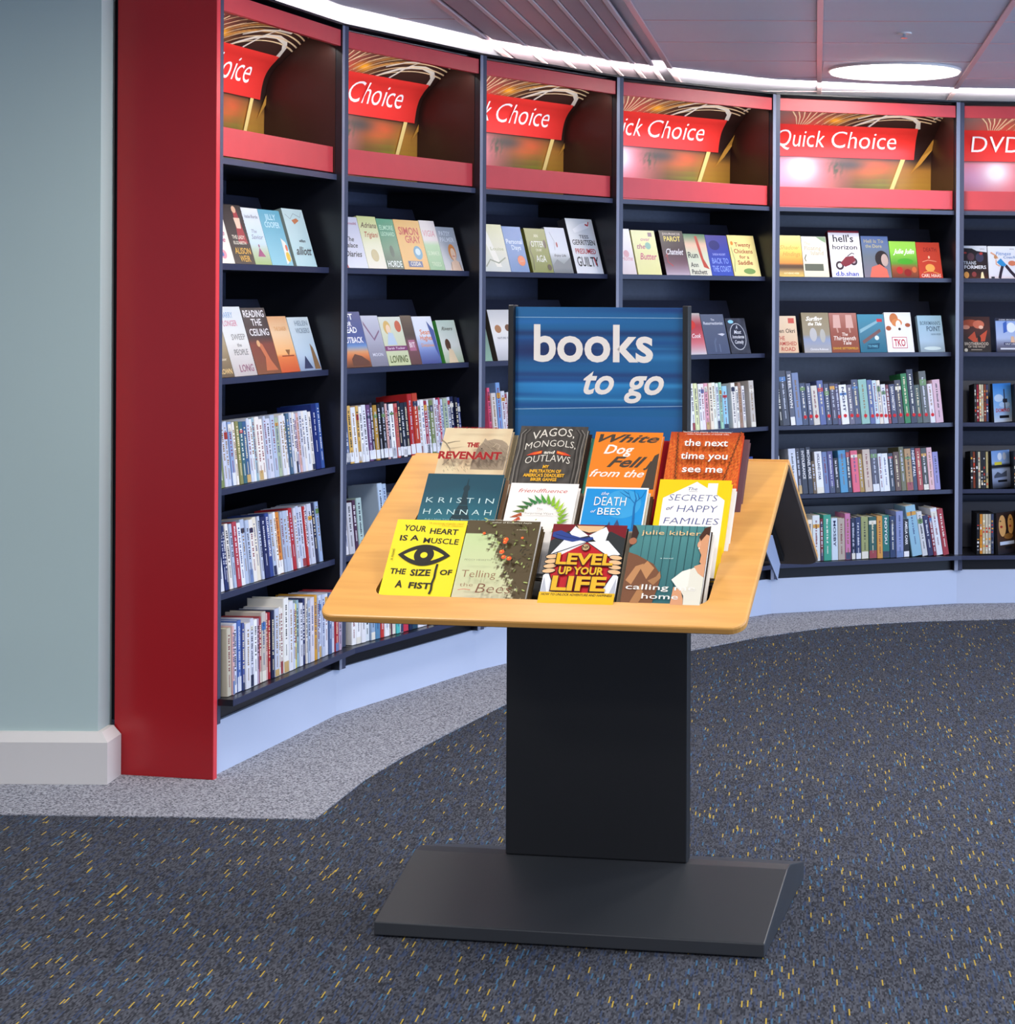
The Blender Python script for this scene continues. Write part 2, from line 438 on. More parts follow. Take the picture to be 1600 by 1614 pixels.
def canopy_art(w, title):
    A = Art()
    def fn(X, Y):
        u = X*w; s = -.08+Y*(GS[-1]+.0)
        C = np.ones(X.shape+(3,))*c8('#3a241f')
        def blend(col, m): nonlocal C; C = C+(c8(col)-C)*np.clip(m, 0, 1)[..., None]
        sm = lambda x, a, b: np.clip((x-a)/(b-a), 0, 1)
        # upper field: rosy grey at the left, brown to the right
        blend('#a06058', (1-sm(u, .15, .45))*sm(s, .16, .3))
        blend('#7a6a66', (1-sm(u, .02, .2))*sm(s, .3, .38))
        blend('#e8584a', np.exp(-((u-.22)/.10)**2-((s-.30)/.07)**2)*.8)
        blend('#ffb02a', np.exp(-((u-.335)/.045)**2-((s-.335)/.02)**2))
        # golden arcs sweeping over
        r = np.hypot((u-.60)*1.0, (s-.16)*1.5)
        arcs = (np.sin(r*150)*.5+.5)**2*np.exp(-((r-.36)/.05)**2)*sm(u, .3, .4)*(1-sm(u, .54, .68))
        blend('#e0a050', arcs*.95)
        # lower field
        low = 1-sm(s, .13, .16)
        blend('#6a5238', low)
        blend('#e0683f', low*np.exp(-((u-.56)/.13)**2-((s-.10)/.05)**2)*1.1)
        st = .5+.5*np.sin(s*520+np.sin(u*9)*1.2)
        blend('#8d8a35', low*sm(u, .42, .6)*(1-sm(s, .03, .11))*(.55+.45*st))
        blend('#c98a35', low*sm(u, .62, .7)*(1-sm(s, .10, .15))*.7)
        blend('#f0808a', low*(1-sm(u, .28, .48)))
        blend('#e6a6cf', low*np.exp(-((u-.10)/.14)**2-((s-.06)/.08)**2))
        blend('#fff4ff', low*np.exp(-((u-.205)/.065)**2-((s-.095)/.055)**2)*1.25)
        n = noise2(u, s, 28, 4)
        blend('#54504e', low*np.exp(-((u-.44)/.09)**2-((s-.115)/.025)**2)*.9)
        blend('#38563f', low*np.exp(-((u-.375)/.035)**2-((s-.095)/.03)**2)*(n > .1)*.7)
        blend('#2c1a17', sm(u, .72, .80)*sm(s, .1, .16))
        return C
    A.grid(.0185, -.08, w-.0185, GS[-1]-.081, 110, 76, fn)
    W_ = '#d8cfc2'
    # pale brush loops
    def arcp(cx_, cy_, rx, ry, a0, a1, n=26): return [(cx_+rx*math.cos(math.radians(a0+(a1-a0)*i/n)), cy_+ry*math.sin(math.radians(a0+(a1-a0)*i/n))) for i in range(n+1)]
    A.stroke([(.38, .262), (.42, .295), (.463, .322), (.52, .352), (.576, .370), (.64, .377), (.70, .366), (.735, .340), (.745, .30)], .005, W_, .024)
    for k in range(7): A.stroke(arcp(.66-.01*k, .20+.004*k, .30+.018*k, .155+.016*k, 168, 62-4*k), .0015, '#e0c49a', .006)
    A.stroke([(.50, .30), (.545, .36), (.60, .415)], .010, W_, .007)
    A.stroke([(.497, .296), (.506, .306)], .011, '#4a3fae')
    A.stroke([(.44, .352), (.52, .388), (.60, .404), (.68, .408)], .005, W_, .010)
    A.stroke([(.79, .428), (.825, .414), (.83, .398), (.80, .365)], .026, W_, .008)
    for k in range(6): A.stroke([(.165+.008*k, .305), (.15+.018*k, .35), (.11+.034*k, .405)], .004, '#e3c7a0', .007)
    for k in range(3): A.stroke([(.22+.035*k, .315), (.25+.04*k, .365), (.30+.045*k, .40)], .004, '#e3b48e', .002)
    # gold and cream blades
    A.poly([(.690, .148), (.712, .148), (.645, -.02), (.625, -.02)], '#f6d98a')
    A.poly([(.838, .25), (.846, .20), (.79, .128), (.738, .082), (.79, .16)], '#c9933f')
    # banner
    n = 40; V = []
    for i in range(n+1):
        t = i/n; s_ = .146+(.308-.146)*t; xr = .754+.006*math.sin(t*3.14)-.010*t
        V += [(.0185, s_), (xr, s_)]
    A.faces(V, [(2*i, 2*i+1, 2*i+3, 2*i+2) for i in range(n)], hx('#ee3b35'))
    if title == 'DVDs': A.text('DVDs', .098, .188, .082, '#ffffff', w=.275, bold=-.004)
    else:
        A.text('Quick', .088, .190, .084, '#ffffff', w=.228, bold=-.004)
        A.text('Choice', .348, .190, .084, '#ffffff', w=.313, bold=-.004)
    return A

for i in range(6):
    w = BW[i]; T = .018
    r = empty('bookcase', label='tall black bookcase, %s in the curve, %s' % (ORD[i], ['against the red end panel', 'right of the red-panelled one', 'behind the display stand', 'half behind the blue sign', 'with full Quick Choice sign', 'with DVD sign and film cases'][i]), cat='bookcase', group='curved run of bookcases', mat=bay_m(i))
    for x0 in (0.0005, w-T):
        zb = .152
        p = box('side_panel', (x0, x0+T-.0005, .0015, .42, zb, 2.215), M['laminate'], r)
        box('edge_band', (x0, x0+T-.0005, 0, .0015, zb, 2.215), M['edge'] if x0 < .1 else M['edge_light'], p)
    box('back_panel', (T, w-T, .402, .412, .15, 2.20), M['back'], r)
    box('plinth', (-.005 if i else 0, w+.005, .022, .04, 0.003, .152), M['plinth'], r)
    box('kick_rail', (T, w-T, .03, .05, .153, .2), M['laminate'], r)
    # shelves
    for k, z in enumerate(SH):
        d0 = (.045, .045, .02, .02, -.045)[k]
        bm = bmesh.new()
        yb = .398; zb = z-.02
        tl = 0 if k == 4 else math.tan(TILT)
        if k < 2: tl = 0
        z1b = z-tl*(yb-d0)
        xa, xb = (T+.001, w-T-.001) if k < 4 else (.003, w-.02)
        if k == 4: yb2 = 0.0
        V = [bm.verts.new(q) for q in ((xa, d0, z), (xb, d0, z), (xb, yb, z1b), (xa, yb, z1b), (xa, d0, z-.018), (xb, d0, z-.018), (xb, yb, z1b-.018), (xa, yb, z1b-.018))]
        if k == 4:
            bm.free(); bm = bmesh.new(); add_box(bm, T+.001, w-T-.001, d0, yb, z-.018, z)
            add_box(bm, .003, T+.001, d0, -.001, z-.018, z); add_box(bm, w-T-.001, w-.006, d0, -.001, z-.018, z)
        else:
            for q in ((0, 1, 2, 3), (4, 7, 6, 5), (0, 4, 5, 1), (3, 2, 6, 7), (0, 3, 7, 4), (1, 5, 6, 2)): bm.faces.new([V[j] for j in q])
        s = bm_obj('shelf', bm, M['laminate'], r)
        box('edge_band', (xa, xb if k < 4 else w-.006, d0-.0016, d0-.0001, z-.018, z), M['shelf_edge'], s)
        if k < 2:   # sloping display back
            prism('display_back', [(.205, z+.001), (.217, z+.001), (.302, z+.224), (.290, z+.224)], 'x', T+.001, w-T-.001, M['dback'], r)
        elif k < 4 or True:
            zz = z-tl*.25
            prism('display_back', [(.225, zz+.003), (.235, zz+.003), (.265, zz+.205), (.255, zz+.205)], 'x', T+.001, w-T-.001, M['dback'], r)
    # canopy
    box('canopy_shelf', (T+.001, w-T-.001, .02, .40, 1.72, 1.738), M['laminate'], r)
    box('edge_band', (T+.001, w-T-.001, .0185, .02, 1.72, 1.738), M['edge'], r)
    box('lower_board', (T+.001, w-T-.004, .03, .046, 1.744, 1.826), M['red_rail'], r, bev=.001)
    box('top_board', (T+.001, w-T-.002, .006, .022, 2.148, 2.2), M['red_rail'], r, bev=.001)
    box('top_strip', (0.0005, w-.0005, .0, .40, 2.2155, 2.2225), M['laminate'], r)
    bm = bmesh.new(); rr = []
    for D, z in GP: rr.append([bm.verts.new((x, D+.001, z)) for x in (T+.0005, w-T-.0005)]+[bm.verts.new((x, D+.005, z)) for x in (T+.0005, w-T-.0005)])
    for a, b_ in zip(rr, rr[1:]):
        bm.faces.new((a[0], a[1], b_[1], b_[0])); bm.faces.new((a[2], b_[2], b_[3], a[3]))
    g = bm_obj('canopy_panel', bm, M['laminate'], r)
    canopy_art(w, 'DVDs' if i == 5 else 'Quick Choice').build('canopy_print', g, M['canopy_print'], gmap)
    if i == 0:
        p = prism('end_panel', [(-.020, .002), (-.001, .002), (-.001, .302), (-.020, .302)], 'z', 0.0035, 2.24, M['red_panel'], r)
        box('edge_band', (-.020, -.001, 0, .002, .0035, 2.24), M['red_edge'], p)
        p['label'] = 'tall glossy red end panel'
    # strip light lying on top of the bookcase, shining on the ceiling
    lt = area('cove_light', (0, 0, 0), (0, 0, 0), w*.97, .03, 12, (1.0, .90, .87))
    lt.matrix_world = bay_m(i) @ Matrix.Translation((w/2, .05, 2.2265)) @ Matrix.Rotation(math.pi-math.radians(52), 4, 'X')
    lt = area('sign_fill', (0, 0, 0), (0, 0, 0), w*.9, .02, 1.6, (1.0, .93, .88))  # unseen strip added behind the top board to brighten the canopy print
    lt.matrix_world = bay_m(i) @ Matrix.Translation((w/2, .034, 2.146)) @ Matrix.Rotation(math.radians(32), 4, 'X')
    for x0 in (T+.0003, w-T-.0023):
        prism('cheek_tint', [(.024, 1.742)]+[(D-.001, z-.002) for D, z in GP[:-1]]+[(.024, 2.19)], 'x', x0, x0+.002, M['cheek_tint'], r)  # added skin; shade and red reflection on the side panel put into its colour

# ------------------------------------------------------------------ books
COLN = [('white', '#f0f0f4'), ('pale blue', '#b8c8ea'), ('light grey', '#c4c8d0'), ('grey', '#8c8f9a'), ('dark grey', '#4a4c58'), ('black', '#16161c'), ('navy', '#232c55'), ('blue', '#3566b0'), ('teal', '#2d7f80'),
        ('green', '#3c8a4c'), ('pale green', '#bcd8b4'), ('yellow', '#f0d040'), ('orange', '#e8923a'), ('red', '#c42a30'), ('pink', '#e07a9a'), ('pale pink', '#e8c4cc'), ('purple', '#5a3a70'), ('brown', '#7a4a34'), ('cream', '#ece0bc'), ('tan', '#b79a78'), ('lilac', '#a89ac8'), ('slate blue', '#5a6488'), ('dark red', '#7a1c24')]
def cname(h):
    c = c8(h); return min(COLN, key=lambda k: float(((c8(k[1])-c)**2).sum()))[0]
NUM = ['first', 'second', 'third', 'fourth', 'fifth', 'sixth', 'seventh', 'eighth', 'ninth', 'tenth', 'eleventh', 'twelfth', 'thirteenth', 'fourteenth', 'fifteenth', 'sixteenth', 'seventeenth', 'eighteenth', 'nineteenth', 'twentieth']
def nth(k):
    if k < 20: return NUM[k]
    if k < 29: return 'twenty-'+NUM[k-20]
    if k == 29: return 'thirtieth'
    return 'thirty-'+NUM[k-30]

def solid(name, boxes, mat, parent=None):
    """boxes: (x0,x1,y0,y1,z0,z1,colour[,front colour]) with vertex colours"""
    V = []; F = []; C = []
    for b in boxes:
        x0, x1, y0, y1, z0, z1, c = b[:7]; cf = b[7] if len(b) > 7 else c; n = len(V)
        V += [(x, y, z) for x in (x0, x1) for y in (y0, y1) for z in (z0, z1)]
        for qi, q in enumerate(((0,1,3,2),(4,6,7,5),(0,4,5,1),(2,3,7,6),(0,2,6,4),(1,5,7,3))):
            F.append([n+j for j in q]); cc = hx(cf if qi == 2 else c); C += [(*cc, 1)]*4
    me = bpy.data.meshes.new(name); me.from_pydata(V, [], F)
    ca = me.color_attributes.new('Col', 'FLOAT_COLOR', 'CORNER'); ca.data.foreach_set('color', np.array(C, dtype=np.float32).ravel())
    me.materials.append(mat); me.update()
    return link(bpy.data.objects.new(name, me), parent)

rnd = random.Random(7)
def dark(h): return float(c8(h).mean()) < .5
def spine_boxes(w, h, d, c, rnd, words=True, sticker=None, label_strip=False):
    """a book seen spine-on: two boards, rounded spine, page block set in, printed bands"""
    P = '#e8e2d2'; t = .0012
    r = min(.002, w*.15)
    B = [(0, t, .001, d, 0, h, c), (w-t, w, .001, d, 0, h, c), (t*.6, w-t*.6, -.0004, .0016, 0, h, c), (t, w-t, .0016, d-.004, .003, h-.003, P), (r, w-r, -.0012, -.0004, 0, h, c)]
    y = -.0013
    def band(z0, z1, x0, x1, col):
        B.append((x0, x1, y-.0003, y+.0006, z0, z1, col))
    ink = rnd.choice(['#f4f2ea', '#dcdfee', '#e8e8f0', '#c8cfe4', '#f0e4c0']) if dark(c) else rnd.choice(['#2a2c44', '#7a2030', '#3a4a80', '#202028', '#8a6a30'])
    if rnd.random() < .25: band(h*.0+.001, h*rnd.uniform(.10, .22), r, w-r, rnd.choice(['#f2f2f6', '#dfe4f2', '#2c3352', '#9a4048', '#c8a870', '#6f86b8', '#e8e4d8', '#3c4666']))
    if rnd.random() < .3:
        z = h*rnd.uniform(.72, .86); band(z, z+h*rnd.uniform(.04, .12), r, w-r, rnd.choice(['#b8323a', '#2c3352', '#e8e4d8', '#4a7ab8', '#d8a040', '#6b8f5a']))
    # lettering read from top to bottom
    if words and w > .008:
        z = h*rnd.uniform(.86, .93); end = h*rnd.uniform(.28, .5); lw = min(.0075, w*.5); x0 = w*.5-lw/2
        while z > end:
            l = rnd.uniform(.0028, .0048)
            band(z-l, z, x0, x0+lw*rnd.choice([1, 1, .75]), ink); z -= l+rnd.choice([.0016, .0018, .006])
        z = end-.012; 
        while z > end-.045 and z > h*.12:
            l = rnd.uniform(.002, .003); band(z-l, z, w*.5-lw*.3, w*.5+lw*.3, ink); z -= l+.0015
    if label_strip: band(h*.03, h*.19, r*.5, w-r*.5, '#e6eaf4'); 
    return B

def place(o, i, u, D, z, lean=0.0, roll=0.0, yaw=0.0):
    o.matrix_world = bay_m(i) @ Matrix.Translation((u, D, z)) @ Matrix.Rotation(yaw, 4, 'Z') @ Matrix.Rotation(-lean, 4, 'X') @ Matrix.Rotation(roll, 4, 'Y')

SHN = ['top', 'second', 'third', 'fourth', 'bottom']
def spine_row(i, k, u0, u1, items, h0, hv, seed, roll=0.0, kind='book', cases=False, strips=False, stick=False, D0=None, start=0, side='left of the', titles={}):
    """items: list of colours, '-' leaves a gap; every book is an object of its own"""
    r = random.Random(seed); z = SH[k]+.0015
    D = (.033 if k < 4 else -.018) if D0 is None else D0
    items = [(q if isinstance(q, tuple) else (q, None, None)) for q in items]
    ws = [(q[1] or (r.uniform(.010, .026) if not cases else .0145)) for q in items]
    tot = sum(ws); sc = (u1-u0-.0009*len(ws))/tot
    u = u0; n = 0
    for (c, ww, hh), w in zip(items, ws):
        w *= sc
        if c != '-':
            h = hh or (h0+r.uniform(-hv, hv)); 
            if cases:
                B = [(0, w, 0, .125, 0, h, '#17181c'), (.0006, w-.0006, -.0006, .0, .004, h-.004, c)]
                y = -.0007
                for q in range(9):
                    zz = h*(.1+.085*q)
                    if r.random() < .75: B.append((.002, w-.002*r.choice([1, 2]), y-.0003, y+.0002, zz, zz+r.uniform(.004, .012), r.choice(['#f2ead2', '#e8e8e8', '#c83a2a', '#e0a040', '#2a2a34', '#8a8a90'])))
            else: B = spine_boxes(w-.0004, h, r.uniform(.11, .13), c, r, n not in titles, label_strip=strips)
            nm = 'film_case' if cases else 'book'
            o = solid(nm, B, M['gloss_print'] if not cases else M['print'])
            sl = TILT if k < 4 else 0.0
            yD = D + r.uniform(0, .006)
            zz = z - math.tan(sl)*(yD-.02) if k < 4 else z
            place(o, i, u, yD, zz, lean=TILT*.9 if k < 4 else math.radians(1.0), roll=-roll)
            if cases: lab = '%s film case spine, %s from the left %s turned case, %s shelf' % (cname(c), nth(n), side, SHN[k])
            else: lab = '%s book spine, %s from the left, %s shelf of the %s bookcase' % (cname(c), nth(n+start), SHN[k], ORD[i])
            tag(o, lab, 'film case' if cases else 'book', 'spine-out %s on the %s shelf of the %s bookcase' % ('cases' if cases else 'books', SHN[k], ORD[i]))
            if stick and h < .3 and n > 3 and n < 27 and r.random() < .9:
                a = Art(); a.ell(w/2, .036+r.uniform(-.002, .002), min(.0078, w*.48), .0078, '#d5333b', 14); a.text('J', w/2-.0012, .033, .005, '#7a1420')
                a.build('sticker', o, M['print'], fmap=lambda x, y, f: (x, -.0026-f, y))
            if n in titles:
                a = Art(); a.text(titles[n], w/2-min(.0055, w*.3), h*.94, min(.011, w*.55), '#f2f2f6' if dark(c) else '#2c3458', w=h*.62, rot=-math.pi/2, bold=.02)
                a.build('lettering', o, M['print'], fmap=lambda x, y, f: (x, -.0018-f, y))
            n += 1
        u += w+.0009

def cols_of(s): return s.split()
pal_pale = ['#e6eaf6', '#d4dcf0', '#f2f4fa', '#c2cce4', '#dfe2ee', '#b4c2dc', '#ece8e4', '#cfd3e6']
pal_mid = ['#8fa6d0', '#5a6f9a', '#b8a0b8', '#a8b8a0', '#c86a6a', '#3a4878', '#2c3450', '#7a8a5a', '#d8b060', '#e0b8b8', '#98b8c8', '#4a6a8a', '#b02c38', '#8a6a5a']
def pal(n, seed, frac):
    r = random.Random(seed); return [r.choice(pal_mid) if r.random() < frac else r.choice(pal_pale) for _ in range(n)]
b0s2 = pal(33, 1, .42); b0s2[-2:] = [('#1d2f74', .03, .205), ('#3b5aa0', .022, .207)]; b0s2[7] = '#8a8a5a'; b0s2[8] = '#3f6a78'; b0s2[9] = '#3c5f8c'
spine_row(0, 2, .035, .760, b0s2, .184, .006, 11)
b0s3 = pal(31, 2, .35); b0s3[3:5] = ['#27356e', '#2d3a6a']; b0s3[7] = '#b04050'; b0s3[12] = ('#e8e0d0', .02, None); b0s3[14] = ('#20295a', .028, None); b0s3[15] = ('#33488e', .022, None); b0s3[18] = '#d98b3c'; b0s3[26] = '#c03a3a'; b0s3[29] = '#2a2c48'; b0s3[30] = ('#9fb6dc', .02, None)
spine_row(0, 3, .035, .745, b0s3, .186, .005, 12, titles={15: 'ELIZABETH GEORGE', 26: 'HORNIGOLD'})
b0s4 = pal(36, 3, .3); b0s4[0] = ('#c9c3b0', .026, .19); b0s4[3] = ('#4d6cb2', .026, None); b0s4[4] = ('#4a5a9a', .016, None); b0s4[5] = ('#e3e4ec', .034, .187); b0s4[9] = '#a83f46'; b0s4[10] = ('#c8c0b8', .03, None); b0s4[13] = '#20284a'; b0s4[14] = ('#c4cce0', .03, .2); b0s4[17] = ('#efefec', .034, .222); b0s4[18] = ('#e4e6ee', .03, .208); b0s4[20] = '#e0d878'; b0s4[23] = '#2a3464'; b0s4[26] = ('#dcd8e4', .03, None); b0s4[27] = ('#d8a038', .022, .2)
spine_row(0, 4, .03, .772, b0s4, .196, .008, 13)
b1s2 = pal(36, 4, .35); b1s2[0] = ('#f4f4f8', .02, .195); b1s2[1] = '#f0f0f4'; b1s2[8:13] = ['#6a4a7a', '#2a2438', '#b08a3a', '#20202c', '#24242e']; b1s2[17:20] = ['#1e2238', '#202a3c', '#2a2c3c']; b1s2[20] = ('#b0282c', .026, .212); b1s2[21] = ('#b9402c', .03, .214); b1s2[24] = '#9a2a44'; b1s2[29] = '#b8405e'; b1s2[-3:] = ['#1a2048', '#141830', '#16205a']
spine_row(1, 2, .03, .745, b1s2, .188, .005, 14, strips=True)
b1s3 = ['#e2e2ea', '#dcdce6', '#c2c2cc', '#4a2c4a', ('#a8c0c0', .02, .178), '-', '-', '-', ('#b8cce4', .018, .216), ('#a8bcd8', .016, .212), '#6a7090', '#3a3a58', '#c8ccd8', '#d8dce8', '#9aa4c0', '#b8c0d8']
spine_row(1, 3, .03, .50, b1s3, .172, .005, 15)
b1s4 = ['#f0f0f2', '#f2f2f6', '#e8e8ee', '#dce4ea', '#9ab0cc', '#5a8ab0', '#c8403c', '#e6e6ee', '#b8b0a0', '#6a3058', '#58c0c0', '#e8e8ee', '#cc3a52', '#1c2c50', '#2c4a60', '#e8e8f0', '#f0f0f4', '#c02a38', '#2c3c70', '#e8dcc8', '#b0bcd8', '#402038', '#d8d8e4', '#a03040', '#f0f0f4', '#8094b8', '#e2e6f0', '#4060a0']
spine_row(1, 4, .03, .735, b1s4, .186, .008, 16)
spine_row(2, 2, .03, .225, ['#cfe0e8', ('#eef0f6', .016, .196), '-', ('#e05a80', .014, .215), '#d8d0cc', ('#7aa0d8', .022, .232), ('#d8dce8', .02, .2), '#9a4a58', '#e4e8f4'], .192, .004, 17)
b3s2 = [('#f2f4fa', .022, .196)]*2+['#e8ecf8', '#f4f6fa', '#f6f8fc', ('#e6ecb8', .018, .194), '#f4f4fa', '#f0e8f0', '#e8a8b8', '#f2e6d4', '#eef4ea', '#e8f0f6', '#a8d8c0', ('#9cd0ec', .024, .178), '-', ('#efece8', .02, .19), ('#f4f4f4', .013, .175), '#a88a7a', ('#f0eef2', .014, .176), '-', ('#c8c2bc', .026, .197)]
spine_row(3, 2, .33, .775, b3s2, .192, .003, 18)
spine_row(3, 3, .66, .775, [('#e8ecf4', .022, .165), '#2c3a70', ('#3f66b4', .022, .19), '#27408a'], .17, .004, 19)
b4s2 = [('#16181f', .014, .19), ('#3c4254', .03, .236), ('#555c72', .022, .234), ('#7486b0', .028, .226), '#3f4c6c', '#4f5878', ('#d8d4cc', .026, .17), ('#5866a0', .026, .192), '#46506e', '#4a4660', '#55507a', ('#eceef4', .032, .172), ('#6c6a80', .022, .172), ('#4a5270', .028, .194), ('#8fbcb4', .036, .194), ('#56659a', .022, .192), ('#c6dcee', .018, .19), ('#e6ded2', .016, .19), ('#dfe2ee', .02, .172), ('#7c3a44', .013, .17), ('#3f4466', .026, .172), ('#43404e', .028, .19), ('#2a7a46', .026, .218), ('#2c3044', .028, .236), ('#47564e', .024, .168), ('#5a5e5c', .032, .228), ('#e2dcea', .022, .172), ('#d8b4c4', .034, .19)]
spine_row(4, 2, .036, .806, b4s2, .178, .003, 20, stick=True, roll=math.radians(4), titles={2: 'STEELTOWN', 20: 'SARA PARETSKY', 11: 'NIGHT'})
b4s3 = [('#eef0f6', .014, .165), ('#e0e6f0', .02, .15), ('#3a3228', .02, .15), ('#d8dff0', .034, .195), ('#3e3a48', .018, .196), ('#2c3246', .026, .197), ('#272c40', .022, .2), ('#6a5434', .016, .14), ('#eceef6', .034, .18), ('#6a7cae', .024, .178), ('#54518a', .026, .18), ('#1c1c28', .022, .15), ('#4a94c4', .036, .183), ('#20304c', .02, .183), ('#e0607c', .034, .18), ('#a8883a', .022, .165), ('#cdbcae', .036, .184), ('#4a4a5e', .034, .183), ('#dce4f2', .018, .165), ('#e6eaf4', .03, .165), ('#26344a', .024, .165), ('#5c4034', .028, .17), ('#6a6a4a', .024, .192), ('#b28c5c', .032, .183), ('#2c3a5a', .02, .186), ('#a83a3a', .026, .184), ('#3a3c36', .028, .184), ('#e2b6be', .026, .186), ('#8f8cc8', .028, .166)]
spine_row(4, 3, .034, .794, b4s3, .17, .003, 21, roll=math.radians(3), titles={6: 'MICHAEL PEACE', 8: 'HOLLAND STAR', 5: 'INTOLERANCE', 24: 'NIGHT FALL'})
b4s4 = [('#e8ecf4', .02, .16), '#3a4a6a', '#e0d870', '#c8d4e8', '#2a3050', '#e4e4ec', '#4a6a50', '#efe8dc', ('#dfe6ea', .034, .195), ('#7a2a34', .014, .18), ('#3aa088', .036, .196), ('#cfdfee', .03, .18), ('#b8aca0', .032, .178), ('#c87aa8', .026, .198), ('#232c4c', .02, .178), ('#2c3a66', .026, .18), ('#9aa06a', .034, .182), ('#2c5a56', .038, .18), ('#d89a44', .026, .182), ('#25746e', .034, .184), ('#2a3c66', .028, .18), ('#8a96c8', .034, .2), ('#222430', .028, .165)]
spine_row(4, 4, .026, .622, b4s4, .178, .003, 22, roll=math.radians(1), titles={11: 'MOSBY', 19: 'NOYOU', 22: 'AMELIA CARR'})
spine_row(4, 4, .635, .812, [('#8fbcd4', .044, .222), ('#d2d4d8', .024, .195), ('#2c2c58', .024, .178), ('#8a2438', .014, .175), ('#e2e6f0', .028, .208), ('#a3303a', .026, .204)], .2, .002, 23, roll=math.radians(9), start=23)
# the sixth bookcase: film cases, one turned to show its front in every row
spine_row(5, 2, .078, .142, ['#2a2c2c', '#8a1c34', '#d8cca8', '#c8bca0', '#7a3a2a', '#3c4468'], .172, 0, 24, cases=True)
spine_row(5, 2, .262, .66, ['#d8862c', '#4a4438', '#c8bc9c', '#cfc4a8', '#7a2a5a', '#b0a890', '#2a2c34', '#888', '#c04030', '#2a3a5a', '#d8d0b8', '#303038', '#a08050'][:7]+['#888880', '#c04030', '#2a3a5a', '#d8d0b8', '#303038', '#a08050', '#24242c', '#c8c0a8', '#503028', '#2c2c34'], .172, 0, 25, cases=True, side='right of the')
spine_row(5, 3, .062, .142, ['#26262a', '#7a3420', '#20222a', '#c8c0a8', '#24262e', '#2c2e38', '#b0a070'], .168, 0, 26, cases=True)
spine_row(5, 3, .258, .66, ['#24262e', '#8a8470', '#c8c0a8', '#9aa090', '#d0762c', '#c8c4b0', '#24262e', '#8a8a90', '#b0a878', '#40404a', '#8a2c2c', '#c8c0a8', '#2a2c34', '#5a5a60', '#c0b490', '#2c3c5c', '#d8d0b8', '#303038', '#a08050'], .168, 0, 27, cases=True, side='right of the')
spine_row(5, 4, .078, .155, ['#20222a', '#d08a34', '#c8bc9c', '#cfc6b0', '#b8b0a0', '#3a4460'], .182, 0, 28, cases=True, D0=-.03)
spine_row(5, 4, .268, .66, ['#c4bcac', '#bdb6a6', '#2a2c34', '#8a3a5a', '#d0762c', '#303440', '#c8c0a8', '#24262e', '#8a8a90', '#b0a878', '#40404a', '#8a2c2c', '#c8c0a8', '#2a2c34', '#5a5a60', '#c0b490', '#2c3c5c'], .182, 0, 29, cases=True, D0=-.03, side='right of the')

# ---- books shown face-out
def face_book(w, h, t, art, name='book', spine='#dddddd', page='page', back=None, gloss='gloss_print', label=None, cat='book', group=None, case=False):
    r = empty(name, label=label, cat=cat, group=group)
    c = spine
    if case:
        bx = solid('case_shell', [(0, w, .0006, t, 0, h, c)], M['print'], r)
    else:
        solid('cover', [(0, w, 0, .0012, 0, h, c), (0, w, t-.0012, t, 0, h, back or c), (0, .0014, .0012, t-.0012, 0, h, c)], M[gloss], r)
        box('page_block', (.0014, w-.003, .0014, t-.0014, .002, h-.002), M[page], r)
    if art: art.build('cover_print', r, M[gloss])
    return r

def grad(c0, c1): return lambda X, Y: lerp3(c8(c0), c8(c1), Y)
def simple_art(w, h, bg, items):
    """coords: x 0..1 of width, y 0..1 of height from the bottom"""
    A = Art(w, h)
    if isinstance(bg, str): A.rect(0, 0, 1, 1, bg)
    else: A.grid(0, 0, 1, 1, 14, 18, bg)
    for it in items:
        k = it[0]
        if k == 'r': A.rect(*it[1:])
        elif k == 'e': A.ell(*it[1:])
        elif k == 'p': A.poly(*it[1:])
        elif k == 's': A.stroke(*it[1:])
        elif k == 't':   # text, x, y, height, colour, width, shear, bold
            _, s, x, y, hh, c = it[:6]; ww = it[6] if len(it) > 6 else .8
            A.text(s, x, y, hh, c, w=ww, shear=it[7] if len(it) > 7 else 0, bold=it[8] if len(it) > 8 else .014)
    return A
def mixn(a, b, f, seed):
    return lambda X, Y: lerp3(c8(a), c8(b), np.clip(.5+.5*noise2(X, Y, f, seed), 0, 1))
def bands(*stops):  # (y, colour) from bottom to top
    def fn(X, Y):
        out = np.zeros(Y.shape+(3,)); ys = [s[0] for s in stops]; cs = np.array([c8(s[1]) for s in stops])
        for c in range(3): out[..., c] = np.interp(Y, ys, cs[:, c])
        return out
    return fn

